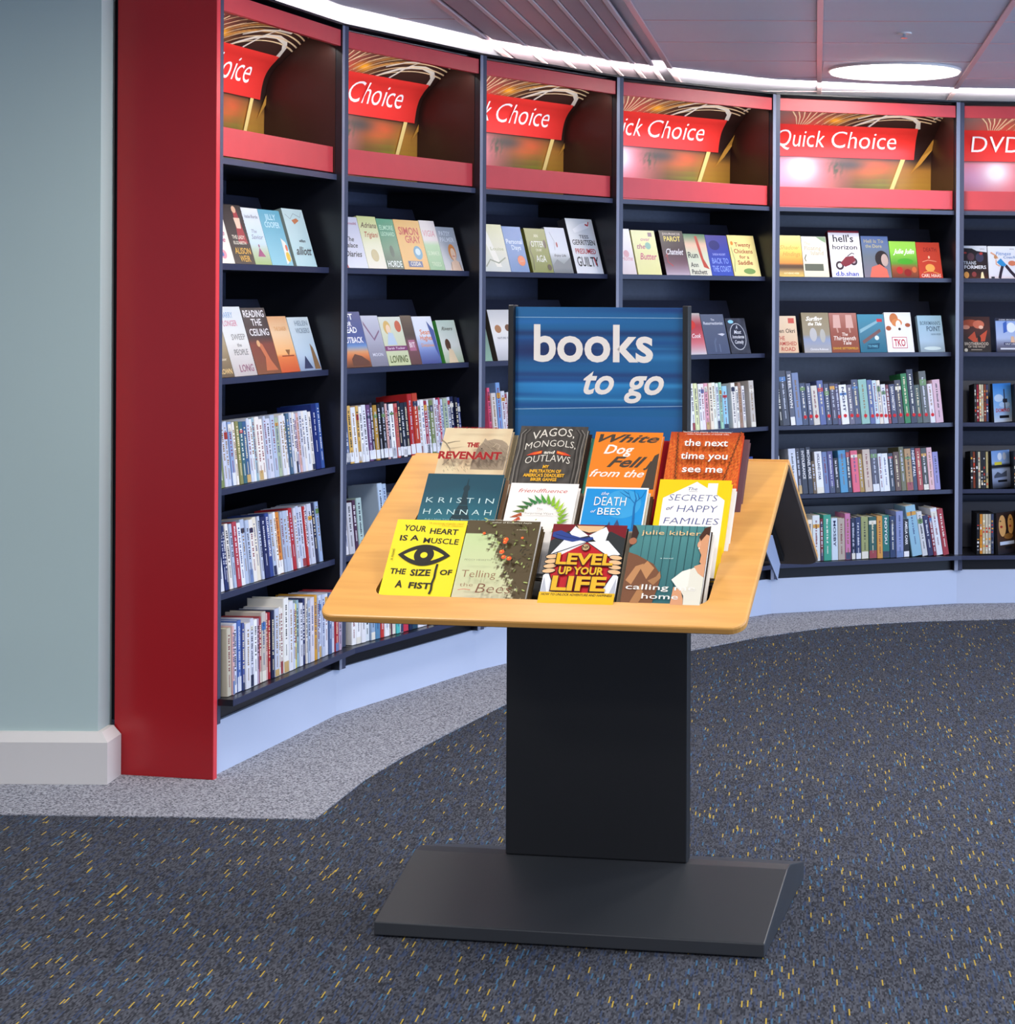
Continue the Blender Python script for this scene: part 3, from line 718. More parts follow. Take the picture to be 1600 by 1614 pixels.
FACE = {
(0,0): [(0.084,0.106,0.17,.02,'#e8dcd8', 'cream paperback with magenta lettering', bands((0,'#e6ddd0'),(1,'#efe6da')), [('t','the',.3,.62,.09,'#b03070',.5),('t','Single',.1,.5,.09,'#b03070',.75,.3),('t','Wife',.2,.38,.09,'#b03070',.6,.3),('e',.5,.16,.16,.08,'#d88a9a'),('e',.45,.16,.06,.04,'#4a6ab0')]),
 (0.19,0.127,0.182,.022,'#241618', 'dark paperback with a woman in a red dress, lettered ALISON WEIR', bands((0,'#2a1a18'),(1,'#1c1214')), [('p',[(.55,.95),(.72,.95),(.8,.7),(.9,.35),(.45,.35),(.55,.7)],'#a02a34'),('e',.62,.92,.1,.06,'#e0b090'),('p',[(.5,.78),(.8,.78),(.75,.6),(.55,.6)],'#e8c8b0'),('t','THE LADY',.2,.42,.06,'#e8e0d0',.6),('t','ELIZABETH',.2,.33,.05,'#e8e0d0',.6),('t','ALISON',.15,.17,.1,'#e0b050',.75),('t','WEIR',.3,.04,.1,'#e0b050',.5)]),
 (0.315,0.107,0.177,.02,'#d8dce0', 'pale grey and blue paperback with a small pink figure', bands((0,'#9ab070'),(.25,'#b8c8b0'),(.4,'#c8dcec'),(1,'#e6e8ec')), [('t','The',.3,.56,.06,'#8a90a0',.3,.3),('t','Savior',.2,.45,.08,'#8a90a0',.7,.3),('p',[(.5,.3),(.75,.14),(.3,.14)],'#a04a78'),('e',.5,.33,.04,.03,'#a04a78'),('t','katie fforde',.12,.82,.06,'#9a9aa8',.76)]),
 (0.424,0.14,0.177,.024,'#6fb0c4', 'sky-blue paperback with pale lettering and a yellow flower', bands((0,'#8cc4d4'),(1,'#64acc4')), [('t','JILLY',.25,.82,.1,'#d0ecf4',.5),('t','COOPER',.15,.68,.1,'#d0ecf4',.7),('p',[(.72,.5),(.9,.42),(.98,.12),(.72,.02)],'#f0ece0'),('e',.86,.16,.1,.09,'#e8c03a'),('e',.88,.32,.05,.06,'#e86a3a')]),
 (0.586,0.143,0.188,.036,'#8a9a98', 'thick pale blue-green book with alliott in handwriting', bands((0,'#b8d8dc'),(1,'#cfe2e2')), [('p',[(.35,.8),(.6,.84),(.7,.8),(.45,.73)],'#c87a50'),('s',[(.1,.9),(.3,.82),(.5,.92),(.8,.86),(.9,.95)],.008,'#6a7a80'),('t','william',.45,.42,.05,'#30343a',.3,.3),('t','alliott',.16,.2,.14,'#1c1c22',.76,.45)])],
(0,1): [(0.088,0.103,0.165,.02,'#8a7a5a','brownish paperback lettered BROWN in gold', bands((0,'#5a4a34'),(.5,'#9a8a6a'),(1,'#b8ac94')), [('t','BROWN',.15,.06,.09,'#e0c080',.78),('t','eleanor',.3,.3,.05,'#e8dcc0',.5)]),
 (0.193,0.139,0.211,.024,'#c8c8c8','silvery white hardback with grey and pink lettering', bands((0,'#b8b0b0'),(.5,'#dcdcda'),(1,'#cfd6dc')), [('t','HARRY',.1,.84,.08,'#7aa0c8',.5),('t','LONGER',.1,.72,.08,'#c87a94',.6),('t','SWEEP',.3,.52,.08,'#8c8c8c',.6),('t','the',.45,.42,.05,'#8c8c8c',.2),('t','PEOPLE',.25,.3,.08,'#8c8c8c',.6),('t','LONG',.3,.06,.1,'#9a6a80',.6)]),
 (0.335,0.152,0.207,.024,'#2a2426','dark paperback lettered READING THE CEILING over a red figure', bands((0,'#7a4a30'),(.45,'#7a3428'),(.55,'#34262a'),(1,'#241e22')), [('t','READING',.06,.86,.1,'#e6e6ea',.85),('t','THE',.3,.73,.1,'#e6e6ea',.42),('t','CEILING',.12,.58,.1,'#e6e6ea',.8),('p',[(.3,.5),(.5,.45),(.7,.2),(.9,.05),(.4,.05),(.5,.25)],'#c06a44'),('e',.35,.46,.07,.05,'#d8a878')]),
 (0.489,0.125,0.179,.028,'#d08a50','orange paperback with a landscape at dusk', bands((0,'#c8542c'),(.28,'#e07a40'),(.32,'#f0b070'),(.7,'#ecc8a0'),(1,'#d8a070')), [('r',.25,.28,.9,.3,'#8a3a24'),('p',[(.5,.4),(.75,.4),(.62,.28)],'#8a5a34'),('t','THE DAKER',.2,.74,.07,'#d89a60',.65)]),
 (0.619,0.147,0.175,.02,'#b8c4d0','pale blue-grey paperback with a dark triangle and brown figure', bands((0,'#8a9ab8'),(.3,'#b8ccdc'),(1,'#d0dade')), [('p',[(.2,.04),(.62,.04),(.38,.28)],'#24345a'),('p',[(.75,.5),(.85,.42),(.95,.1),(.98,.02),(.7,.02)],'#8a6a4a'),('t','HELEN',.3,.84,.09,'#8a9aa8',.6),('t','VICKERS',.25,.7,.09,'#8a9aa8',.65)])],
(1,0): [(0.079,0.121,0.177,.02,'#d8d8e0','lilac-white paperback, The Palace Diaries in black script', bands((0,'#d8dae6'),(1,'#c8c8dc')), [('p',[(0,0),(.14,0),(0,.25)],'#b8202c'),('t','The',.3,.52,.09,'#24242c',.35,.35),('t','Palace',.15,.4,.09,'#24242c',.6,.35),('t','Diaries',.1,.22,.11,'#24242c',.75,.35),('t','sue arnold',.2,.85,.05,'#b06a8a',.7)]),
 (0.202,0.102,0.183,.02,'#d8dca0','yellow-green paperback with Adriana Trigiani in brown script', bands((0,'#e8e0d0'),(.45,'#e6e4c4'),(1,'#c8d088')), [('t','Adriana',.08,.78,.1,'#5a3424',.86,.4),('t','Trigiani',.2,.6,.1,'#b0502c',.74,.4),('e',.5,.25,.2,.12,'#c8b888')]),
 (0.306,0.095,0.178,.02,'#3c8a64','green paperback with white lettering at its foot', bands((0,'#2c4438'),(.4,'#5a8a6a'),(1,'#3c9a74')), [('t','ELMORE',.1,.78,.09,'#b0dcc0',.8),('t','LEONARD',.1,.66,.08,'#b0dcc0',.8),('t','HORDE',.08,.04,.12,'#e6f0ec',.85),('e',.5,.35,.12,.12,'#2c5040')]),
 (0.403,0.149,0.179,.02,'#e0984a','orange paperback lettered SIMON GRAY in red, CODA on a blue label', bands((0,'#e8b060'),(1,'#eeb868')), [('t','SIMON',.12,.7,.15,'#c83424',.76,0,.02),('t','GRAY',.3,.54,.14,'#c83424',.6,0,.02),('e',.68,.34,.17,.14,'#5a9ab8'),('e',.68,.36,.1,.07,'#c8e0e4'),('r',.2,.05,.75,.17,'#2c4a8a'),('t','CODA',.28,.075,.08,'#f0e8d0',.4)]),
 (0.554,0.092,0.182,.02,'#b8d0a8','pale pink and green paperback with a folded glossy corner', bands((0,'#8ab888'),(.5,'#a8cc9c'),(.6,'#e6d8d4'),(1,'#e8dcd8')), [('t','VIGIA',.1,.68,.12,'#d8909a',.75,.2),('t','SUMMER',.12,.3,.08,'#d0e4c0',.76),('t','TREES',.2,.08,.08,'#d0e4c0',.6)]),
 (0.647,0.114,0.162,.02,'#a8a8b0','grey-blue paperback with a fair-haired girl, lettered PATSY PALMER', bands((0,'#c8c4c4'),(1,'#9ca4b0')), [('t','PATSY',.12,.8,.1,'#dce0e6',.6),('t','PALMER',.1,.66,.1,'#dce0e6',.76),('e',.6,.42,.2,.19,'#d88a4a'),('e',.62,.38,.13,.14,'#ecc8ac'),('p',[(.3,.0),(.95,.0),(.85,.2),(.65,.26),(.4,.18)],'#ecc8ac'),('s',[(.38,0),(.4,.18)],.02,'#2a2a30'),('s',[(.9,0),(.84,.2)],.02,'#2a2a30'),('s',[(.55,.33),(.7,.33)],.016,'#c04a4a')])],
(1,1): [(0.081,0.14,0.191,.022,'#2a3a7a','blue paperback lettered LEFT FOR DEAD IN THE OUTBACK', bands((0,'#5a3018'),(.2,'#d8743a'),(.3,'#d8a070'),(.36,'#6a9ad0'),(.5,'#2c4a94'),(1,'#28387c')), [('t','LEFT',.2,.86,.1,'#f0f2f8',.5,0,.02),('t','FOR',.3,.74,.08,'#f0f2f8',.3,0,.02),('t','DEAD',.2,.62,.1,'#f0f2f8',.55,0,.02),('t','OUTBACK',.1,.44,.1,'#f0f2f8',.8,0,.02),('p',[(.3,.15),(.45,.24),(.7,.2),(.95,.1),(.95,.03),(.3,.03)],'#5a2c1c')]),
 (0.223,0.093,0.177,.018,'#9a98a8','silver-grey glossy paperback with a slanting white gleam', bands((0,'#7a7a8c'),(.5,'#a4a4b8'),(1,'#c0c4d4')), [('p',[(.05,.9),(.5,.55),(.9,.72),(.9,.68),(.5,.5),(.05,.82)],'#7a5a7a'),('t','MOON',.2,.2,.06,'#d8d8e4',.6)]),  # grey cover, paler towards the top, crossed by a slanting mauve shape
 (0.318,0.125,0.172,.02,'#d0d4b8','white paperback with a fair girl and a purple band', bands((0,'#c8d0a0'),(1,'#d8dcd0')), [('e',.3,.78,.16,.14,'#d8b060'),('e',.34,.74,.1,.1,'#f0d0b0'),('p',[(.15,.42),(.6,.42),(.5,.66),(.3,.68)],'#b8cce0'),('e',.8,.8,.14,.12,'#c85a3a'),('r',0,.3,1,.4,'#7a2a6a'),('t','Sarah Tucker',.1,.33,.045,'#e8d0e4',.8),('t','LOVING',.1,.06,.14,'#5a6a3a',.8,.1)]),
 (0.445,0.063,0.176,.018,'#4a3a34','narrow dark brown book with a pink patch', bands((0,'#5a3a3a'),(.4,'#7a4a5a'),(.6,'#3a2c28'),(1,'#5a4634')), [('r',.2,.28,.8,.5,'#b06a8a'),('t','BIT',.25,.35,.1,'#f0e4e8',.5)]),
 (0.51,0.117,0.172,.02,'#8a9ac8','white and blue paperback with orange lettering', bands((0,'#3a4a8a'),(.3,'#7a90c8'),(.6,'#dfe4f0'),(1,'#e8eaf2')), [('t','Sean',.25,.62,.1,'#e07a3a',.5),('t','Hughes',.2,.5,.1,'#e07a3a',.6),('t','Detainees',.18,.36,.07,'#e0a070',.7),('p',[(.7,.9),(.98,.7),(.98,.1),(.85,.3)],'#38539c')]),
 (0.65,0.116,0.157,.028,'#4aa04a','book with a bright green spine and a white cover', bands((0,'#a8b898'),(.4,'#dcdcd4'),(1,'#ccdccc')), [('e',.35,.42,.14,.14,'#5a3a2a'),('p',[(.2,.0),(.7,.0),(.55,.3),(.35,.34)],'#e4cca8'),('t','Rivers',.2,.76,.08,'#5a5a4a',.6,.4)])],
(2,0): [(0.071,0.144,0.183,.02,'#d8d4a8','cream and yellow paperback caught by the light', bands((0,'#c8ccc8'),(.5,'#dcd8c0'),(1,'#e0dcae')), [('p',[(.1,.95),(.35,.95),(.7,.1),(.5,.1)],'#eeeadc'),('t','Louise',.4,.45,.07,'#b0b080',.5),('s',[(.1,.1),(.3,.25),(.6,.18),(.9,.3)],.03,'#8a9078')]),  # pale slanting shape paints glare onto the cover
 (0.217,0.104,0.178,.02,'#4a78b8','blue paperback lettered Personal Days with an orange disc', bands((0,'#5a82b8'),(1,'#4f80c4')), [('t','Personal',.08,.62,.1,'#d8e6f4',.84),('t','Days',.3,.49,.1,'#d8e6f4',.5),('e',.68,.25,.2,.115,'#e8703a'),('t','novel',.6,.23,.03,'#f4d0c0',.18)]),
 (0.341,0.119,0.175,.022,'#6a6c2a','olive green paperback lettered AN OTTER ON MY AGA', bands((0,'#7c8430'),(1,'#8a8c38')), [('t','AN',.4,.8,.07,'#e8e4c0',.2),('t','OTTER',.18,.58,.13,'#eceadc',.64),('t','ON MY',.36,.48,.06,'#e8e4c0',.3),('t','AGA',.28,.24,.15,'#eceadc',.5),('s',[(.08,.05),(.15,.3),(.08,.5),(.18,.7)],.03,'#3c2a18'),('e',.85,.65,.07,.1,'#4a3018'),('e',.85,.12,.1,.07,'#3c2a18')]),
 (0.462,0.117,0.183,.02,'#b8bcc0','white paperback with grey hills and a small red figure', bands((0,'#6a7076'),(.3,'#a8aeb2'),(.45,'#dfe2e8'),(1,'#c8ccda')), [('p',[(0,.15),(.3,.3),(.6,.2),(1,.35),(1,.1),(0,.1)],'#80868a'),('e',.45,.62,.04,.06,'#b03a3a'),('s',[(.2,.9),(.35,.7),(.3,.5)],.012,'#6a6a78'),('t','Enjoy Life',.2,.36,.05,'#3a3c44',.6,.3)]),
 (0.60,0.165,0.225,.04,'#3a3a40','thick white hardback lettered GERRITSEN PRESUMED GUILTY', bands((0,'#e6e6ea'),(1,'#d8d8da')), [('p',[(.2,.8),(.5,.9),(.8,.95),(.85,.85),(.5,.78),(.25,.74)],'#eceaec'),('s',[(.7,.9),(.8,.88),(.85,.95)],.03,'#b8202c'),('t','TESS',.38,.64,.06,'#30303a',.35),('t','GERRITSEN',.08,.52,.09,'#1c1c24',.84,0,.015),('t','PRESUMED',.12,.36,.09,'#b8202c',.76),('t','GUILTY',.1,.13,.17,'#1c1c24',.8,0,.01),('s',[(.75,.3),(.8,.15)],.03,'#c81c28')])],
(2,1): [(0.066,0.05,0.185,.02,'#7a9a88','grey-green paperback beside the blue sign', bands((0,'#8ab09a'),(1,'#6a7a74')), []),
 (0.145,0.127,0.195,.03,'#4a4440','white paperback with two eyes, half behind the blue sign', bands((0,'#b8b8bc'),(.3,'#e4e2e4'),(.6,'#f0ece6'),(1,'#c8c8ca')), [('e',.3,.62,.14,.08,'#b07a50'),('e',.75,.64,.14,.07,'#7a5238'),('t','NATURE GIRL',.2,.42,.04,'#8a8a90',.6)])],
(3,0): [(0.062,0.072,0.192,.02,'#e0dce0','white and pink glossy paperback at the shelf end', bands((0,'#e0d0d4'),(1,'#f0eef2')), [('t','Home',.1,.3,.1,'#d89aa8',.8,.3),('e',.5,.45,.2,.08,'#d8a0ac')]),
 (0.142,0.123,0.188,.02,'#d8d48c','pale yellow paperback lettered over the Butter in pink script', bands((0,'#e6e2a0'),(1,'#e2e0a8')), [('t','over',.35,.76,.08,'#c87a90',.4,.2),('t','the',.15,.58,.11,'#b05a80',.35,.3),('t','Butter',.2,.34,.14,'#c85a80',.72,.3),('e',.62,.65,.12,.08,'#8ab8a8'),('r',.7,.86,.86,.95,'#8a6a7a')]),
 (0.29,0.126,0.191,.034,'#1c1018','dark maroon book lettered PAROT in yellow, Chatelet in silver', bands((0,'#b8a8b8'),(.3,'#6a4a58'),(.6,'#3a2430'),(1,'#241820')), [('t','JEAN-FRANCOIS',.12,.9,.05,'#c8b8b0',.76),('t','PAROT',.16,.76,.11,'#e8d060',.7),('t','Chatelet',.15,.46,.13,'#e0dce4',.74,.4),('s',[(.1,.4),(.2,.5),(.15,.3),(.35,.2)],.02,'#c83a34')]),
 (0.418,0.118,0.18,.02,'#b8c8b0','cream and green paperback with red legs, lettered Run Ann Patchett', bands((0,'#e0dccc'),(.5,'#c8d0b8'),(.75,'#e0b8a0'),(1,'#4a7a5a')), [('p',[(.5,.95),(.62,.95),(.75,.4),(.95,.15),(.7,.2),(.6,.5)],'#b84a3a'),('t','Run',.06,.42,.14,'#2c2c34',.45),('t','Ann',.1,.2,.11,'#2c2c34',.35),('t','Patchett',.1,.03,.11,'#2c2c34',.7)]),
 (0.538,0.12,0.178,.02,'#3444a0','deep blue paperback lettered BACK TO THE COAST', bands((0,'#3a50b0'),(.5,'#3444a4'),(1,'#4a4490')), [('t','SASKIA NOORT',.2,.5,.05,'#a8b0e8',.6),('t','BACK TO',.12,.3,.13,'#8aa0ee',.76),('t','THE COAST',.08,.1,.14,'#8aa0ee',.86),('e',.35,.75,.25,.12,'#2a2c70')]),
 (0.663,0.152,0.181,.022,'#d8c880','yellow paperback lettered Twenty Chickens for a Saddle in red', bands((0,'#e2d898'),(1,'#ecd890')), [('t','Twenty',.22,.72,.1,'#a03a2c',.6),('t','Chickens',.15,.56,.1,'#a03a2c',.7),('t','for a',.32,.43,.08,'#a03a2c',.36),('t','Saddle',.22,.28,.1,'#a03a2c',.56),('e',.6,.12,.22,.07,'#7a9a5a'),('e',.12,.8,.05,.05,'#e08a3a'),('s',[(.05,.1),(.12,.4),(.06,.7)],.02,'#8aa06a')])],
(3,1): [(0.345,0.165,0.178,.02,'#b0303a','red paperback with a dish on it, beside the blue sign', bands((0,'#c8c4cc'),(.3,'#c86a74'),(.7,'#a83a44'),(1,'#b8b4b0')), [('e',.55,.72,.25,.14,'#c83a34'),('e',.5,.76,.12,.06,'#4a8a4a'),('t','Plain Cook',.32,.4,.1,'#e8dce0',.6,.4)]),
 (0.513,0.128,0.173,.022,'#4a5266','slate grey paperback lettered The Resurrectionist', bands((0,'#4a5470'),(1,'#5a6278')), [('t','The',.42,.84,.05,'#c8ccd8',.15),('t','Resurrectionist',.08,.74,.07,'#d8dce6',.84),('p',[(.6,.5),(.8,.45),(.92,.5),(.8,.52)],'#c8ccd8'),('s',[(.4,.05),(.42,.3),(.5,.4)],.06,'#5e6a84'),('s',[(.6,.05),(.6,.25)],.04,'#6a7690')]),
 (0.648,0.111,0.155,.02,'#2a2c36','dark paperback with pale scrollwork, A Most Immoderate Comedy', mixn('#2a2c38','#4a4e5c',3,5), [('e',.5,.48,.4,.38,'#c8ccd4'),('e',.5,.48,.375,.36,'#2c3040'),('t','A',.45,.7,.1,'#dfe2ea',.1,.3),('t','Most',.32,.56,.1,'#dfe2ea',.38,.3),('t','Immoderate',.2,.43,.09,'#dfe2ea',.6,.3),('t','Comedy',.28,.28,.1,'#dfe2ea',.45,.3),('e',.25,.9,.14,.05,'#8ac8e8')])],
(4,0): [(0.038,0.112,0.187,.02,'#d8b050','golden yellow paperback with a red sun glow over dark hills', bands((0,'#d8b860'),(.14,'#b8945a'),(.2,'#4a3424'),(.28,'#5a3a22'),(.32,'#e88a30'),(.6,'#eec050'),(1,'#ece094')), [('t','Shadow',.1,.66,.1,'#c8a040',.8,.4),('t','Hindings',.2,.5,.1,'#c89038',.74,.4),('t','KATHERINE WEBB',.2,.06,.04,'#f0e0b0',.6)]),
 (0.152,0.115,0.184,.02,'#e2dcc4','cream paperback lettered The Floating Island with a stone wall', bands((0,'#e0d4ba'),(.1,'#e0d8c0'),(1,'#e6e4d8')), [('t','The',.1,.78,.08,'#c8b898',.25),('t','Floating',.1,.66,.1,'#b8a890',.66),('t','Island',.35,.54,.1,'#b8a890',.5),('r',.05,.15,.8,.32,'#5a5e52'),('s',[(.15,.55),(.08,.45),(.12,.38)],.03,'#3a3c30'),('p',[(.6,.99),(.98,.99),(.98,.84),(.8,.9)],'#8aa880')]),
 (0.28,0.145,0.212,.036,'#4a1c24','tall white book with a red-brown motorbike, lettered hell\'s horizon', bands((0,'#dcdcea'),(1,'#eeeaf2')), [('r',0,.96,1,1,'#8a2030'),('t',"hell's",.14,.76,.15,'#24202a',.66),('t','horizon',.1,.6,.1,'#24202a',.8),('e',.28,.25,.13,.095,'#3a2c34'),('e',.28,.25,.07,.05,'#dcd8e0'),('e',.74,.34,.12,.085,'#3a2c34'),('e',.74,.34,.06,.045,'#a89098'),('p',[(.3,.3),(.5,.44),(.75,.46),(.8,.36),(.6,.26),(.45,.22)],'#7a2c38'),('s',[(.55,.45),(.7,.52),(.78,.5)],.02,'#2c2428'),('t','d.b.shan',.12,.03,.09,'#3a4ab0',.74)]),
 (0.432,0.128,0.19,.02,'#5a6478','blue-grey paperback with a woman\'s face in profile', bands((0,'#7a7484'),(.5,'#66707c'),(1,'#5a72a8')), [('t','Hell Is To',.1,.84,.08,'#b0a880',.72),('t','the Dore',.14,.72,.08,'#b0a880',.6),('e',.7,.45,.25,.2,'#2c2424'),('e',.8,.42,.13,.15,'#b8a098'),('p',[(.2,0),(.9,0),(.85,.2),(.6,.32),(.3,.25)],'#d06a5a')]),
 (0.563,0.127,0.168,.02,'#6aa83a','bright green paperback with leaves over red berries, white script title', bands((0,'#6a3a2a'),(.25,'#a05030'),(.32,'#8a6a3a'),(.4,'#5a9a34'),(.7,'#8ac84a'),(1,'#9ad050')), [('t','Julie Julin',.12,.66,.13,'#fbfbf6',.8,.45),('e',.55,.45,.3,.08,'#4aa02c'),('e',.3,.2,.12,.1,'#b8302a'),('e',.6,.14,.14,.1,'#8a2420'),('e',.85,.22,.09,.08,'#c86a3a')]),
 (0.692,0.113,0.165,.02,'#b83424','orange-red paperback lettered DEATH and CARL HIAASEN', bands((0,'#c0402c'),(1,'#b43a24')), [('t','DEATH',.3,.74,.11,'#7a1c14',.55),('e',.5,.58,.04,.04,'#e8c0a0'),('s',[(.2,.45),(.45,.5),(.8,.46)],.015,'#e0a888'),('e',.5,.28,.2,.11,'#e8a050'),('s',[(.2,.15),(.5,.2),(.85,.12)],.02,'#e8a050'),('t','CARL HIAAS',.1,.02,.09,'#f0d8c8',.82)])],
(4,1): [(0.030,0.098,0.165,.02,'#d8c0a8','cream paperback lettered THE FAMISHED ROAD in red', bands((0,'#dcbc9c'),(1,'#e2cdb4')), [('t','Ben Okri',.05,.54,.11,'#4a3a34',.85),('t','THE',.05,.34,.11,'#b8403a',.35),('t','FAMISHED',.05,.2,.1,'#b8403a',.88),('t','ROAD',.2,.05,.1,'#b8403a',.65),('r',.62,.8,.9,.94,'#c85a50')]),
 (0.154,0.126,0.18,.026,'#6a604e','taupe paperback with white brush lettering and two pale shapes', bands((0,'#a8a4a4'),(.35,'#8a98b8'),(.45,'#9a907c'),(1,'#94886e')), [('t','Surfing',.15,.8,.1,'#f8f6f0',.62,.4,.03),('t','the Tide',.22,.68,.08,'#f8f6f0',.5,.4,.03),('e',.38,.45,.13,.17,'#b8b8bc'),('e',.72,.42,.1,.17,'#b0b0ac'),('t','Christina Robinson',.22,.06,.05,'#e8e8ec',.66)]),
 (0.282,0.129,0.179,.02,'#8a4a3a','brown paperback lettered The Thirteenth Tale', bands((0,'#8a4a34'),(.5,'#94564a'),(1,'#b07a70')), [('p',[(.15,.95),(.38,.95),(.4,.62),(.12,.62)],'#d0a8a0'),('p',[(.6,.95),(.82,.95),(.86,.62),(.58,.62)],'#d0a8a0'),('s',[(.25,.62),(.28,.5)],.05,'#c0988c'),('s',[(.7,.62),(.72,.5)],.05,'#c0988c'),('t','The',.42,.42,.08,'#f0e4dc',.2,.2),('t','Thirteenth',.1,.31,.1,'#f0e4dc',.8,.2),('t','Tale',.42,.2,.09,'#f0e4dc',.3,.2),('t','DIANE SETTERFIELD',.05,.08,.05,'#e0b040',.9)]),
 (0.415,0.125,0.173,.02,'#3a6a84','blue paperback with an airliner and stairs pictured in teal', bands((0,'#2c6a84'),(.5,'#4a7c94'),(1,'#4a90ac')), [('p',[(.05,.6),(.75,.85),(.75,.78),(.05,.5)],'#88b0c0'),('p',[(.1,.3),(.8,.62),(.85,.55),(.15,.22)],'#7a5a5a'),('r',.72,.8,.92,.88,'#c83a44'),('e',.66,.38,.08,.06,'#d8e4e8'),('p',[(.25,.08),(.7,.1),(.75,.24),(.3,.22)],'#1c4a66'),('t','TO PARIS',.3,.13,.06,'#7ac0d8',.36)]),
 (0.543,0.127,0.182,.02,'#d8dae4','white paperback with a brown dog, lettered TKO in red', bands((0,'#e8e8f0'),(1,'#e6e8ee')), [('e',.35,.84,.16,.14,'#c87a4a'),('e',.45,.74,.2,.1,'#d88a54'),('e',.5,.68,.1,.12,'#efe6e0'),('e',.53,.58,.05,.035,'#3a3030'),('e',.12,.6,.1,.06,'#a85a38'),('e',.85,.68,.1,.05,'#a85a38'),('r',.2,.1,.76,.38,'#c03a40'),('r',.22,.115,.74,.365,'#eeeef4'),('t','TKO',.27,.15,.17,'#b8202c',.42,0,.02)]),
 (0.7,0.118,0.168,.022,'#8aa4b8','light blue paperback lettered BORKMANN\'S POINT', bands((0,'#8a9aa4'),(.3,'#a8c0d4'),(1,'#98bccf')), [('t',"BORKMANN'S",.1,.74,.1,'#4a6478',.82),('t','POINT',.34,.57,.13,'#3c566c',.56),('t','HAKAN NESSER',.5,.46,.05,'#5a7286',.4),('e',.5,.1,.35,.05,'#c8d8d8')])],
(5,0): [(0.025,0.114,0.152,.016,'#d8dade','game case with a dark cover lettered TRANS FORMERS', bands((0,'#4a2418'),(.2,'#2c1c1c'),(1,'#1c1c24')), [('p',[(0,.93),(.4,.92),(.6,.84),(1,.8),(1,1),(0,1)],'#d8dce4'),('t','Wii',.72,.88,.04,'#8a8c94',.18),('e',.35,.66,.14,.12,'#5a3a44'),('e',.7,.64,.16,.14,'#3a3a54'),('e',.14,.78,.06,.03,'#a83a34'),('e',.76,.76,.07,.04,'#a83a34'),('t','TRANS',.05,.42,.1,'#c8ccd4',.5,0,.02),('t','FORMERS',.08,.29,.1,'#e6e8ee',.86,0,.02),('e',.15,.1,.1,.1,'#e8a050'),('p',[(.7,0),(.85,0),(.8,.2),(.74,.18)],'#f0e0b0'),('e',.45,.12,.09,.08,'#8a3a3a')]),
 (0.143,0.126,0.151,.016,'#e0e2e8','white game case with a woman in a blue top stretching', bands((0,'#d8c8cc'),(.1,'#dcdce6'),(1,'#e2e6ee')), [('t','Wii',.78,.89,.04,'#8a8c94',.16),('t','Fitness',.28,.72,.1,'#6a90c8',.55,.2),('t','Coach',.55,.62,.08,'#4a78b8',.42,.3),('s',[(.1,.8),(.25,.72),(.35,.62)],.05,'#d8a080'),('e',.27,.66,.06,.06,'#c08a60'),('p',[(.3,.5),(.45,.62),(.65,.42),(.5,.34)],'#2c8ac8'),('s',[(.5,.38),(.42,.15),(.38,0)],.1,'#2a2030'),('s',[(.62,.4),(.8,.2),(.98,.03)],.1,'#2a2030'),('s',[(.28,.58),(.28,.44),(.4,.38)],.04,'#d8a080'),('e',.85,.47,.14,.08,'#d07a5a'),('r',.08,.0,.2,.05,'#2a2c34')])],
(5,1): [(0.026,0.128,0.163,.018,'#c8ccd4','film case with a dark red fiery cover, Brotherhood of the Wolf', bands((0,'#1a1414'),(.3,'#24181a'),(.6,'#4a2420'),(1,'#3a1c1a')), [('e',.3,.82,.3,.1,'#a8482c'),('e',.15,.7,.14,.06,'#d88a70'),('e',.6,.78,.2,.12,'#c86a50'),('e',.68,.7,.08,.05,'#e8b8a0'),('p',[(.2,.4),(.45,.58),(.5,.38),(.9,.62),(.8,.3),(.4,.28)],'#b8482c'),('e',.6,.36,.06,.1,'#1a1010'),('t','BROTHERHOOD',.08,.19,.08,'#c8b8a8',.84),('t','OF THE WOLF',.2,.12,.05,'#c8b8a8',.6),('e',.12,.05,.06,.05,'#d8ccb8'),('r',.3,.05,.68,.07,'#a89a8c')]),
 (0.18,0.112,0.157,.018,'#3a4a7a','film case with a pale blue face and a small standing woman', bands((0,'#2a2c3c'),(.15,'#5a5a72'),(.4,'#a8b8dc'),(1,'#8aa8e0')), [('r',0,.92,1,1,'#24283c'),('t','DEMI MOORE',.15,.935,.035,'#c8ccd8',.7),('e',.62,.72,.18,.15,'#dfe8f8'),('p',[(.3,.85),(.45,.92),(.45,.6),(.3,.55)],'#3a62b8'),('p',[(.6,.46),(.72,.46),(.74,.28),(.58,.28)],'#d8b090'),('r',.3,.2,1,.28,'#1c2450'),('t','HALF LIGHT',.35,.215,.045,'#e6e8f0',.5),('r',.15,.07,.95,.12,'#c8ccd8')])]
}
for (i, k), L in FACE.items():
    for n, (u, w, h, t, sp, lab, bg, items) in enumerate(L):
        case = i == 5
        A = simple_art(w, h, bg, items)
        b = face_book(w, h, t, A, name='game_case' if (i, k) == (5, 0) else 'film_case' if case else 'book', spine=sp, case=case,
            label='%s, %s shelf, %s bookcase' % (lab, SHN[k], ORD[i]), cat='game case' if (i, k) == (5, 0) else 'film case' if case else 'book',
            group='face-out titles on the %s shelf of the %s bookcase' % (SHN[k], ORD[i]))
        place(b, i, u, .052, SH[k]+.001, lean=math.radians(17))
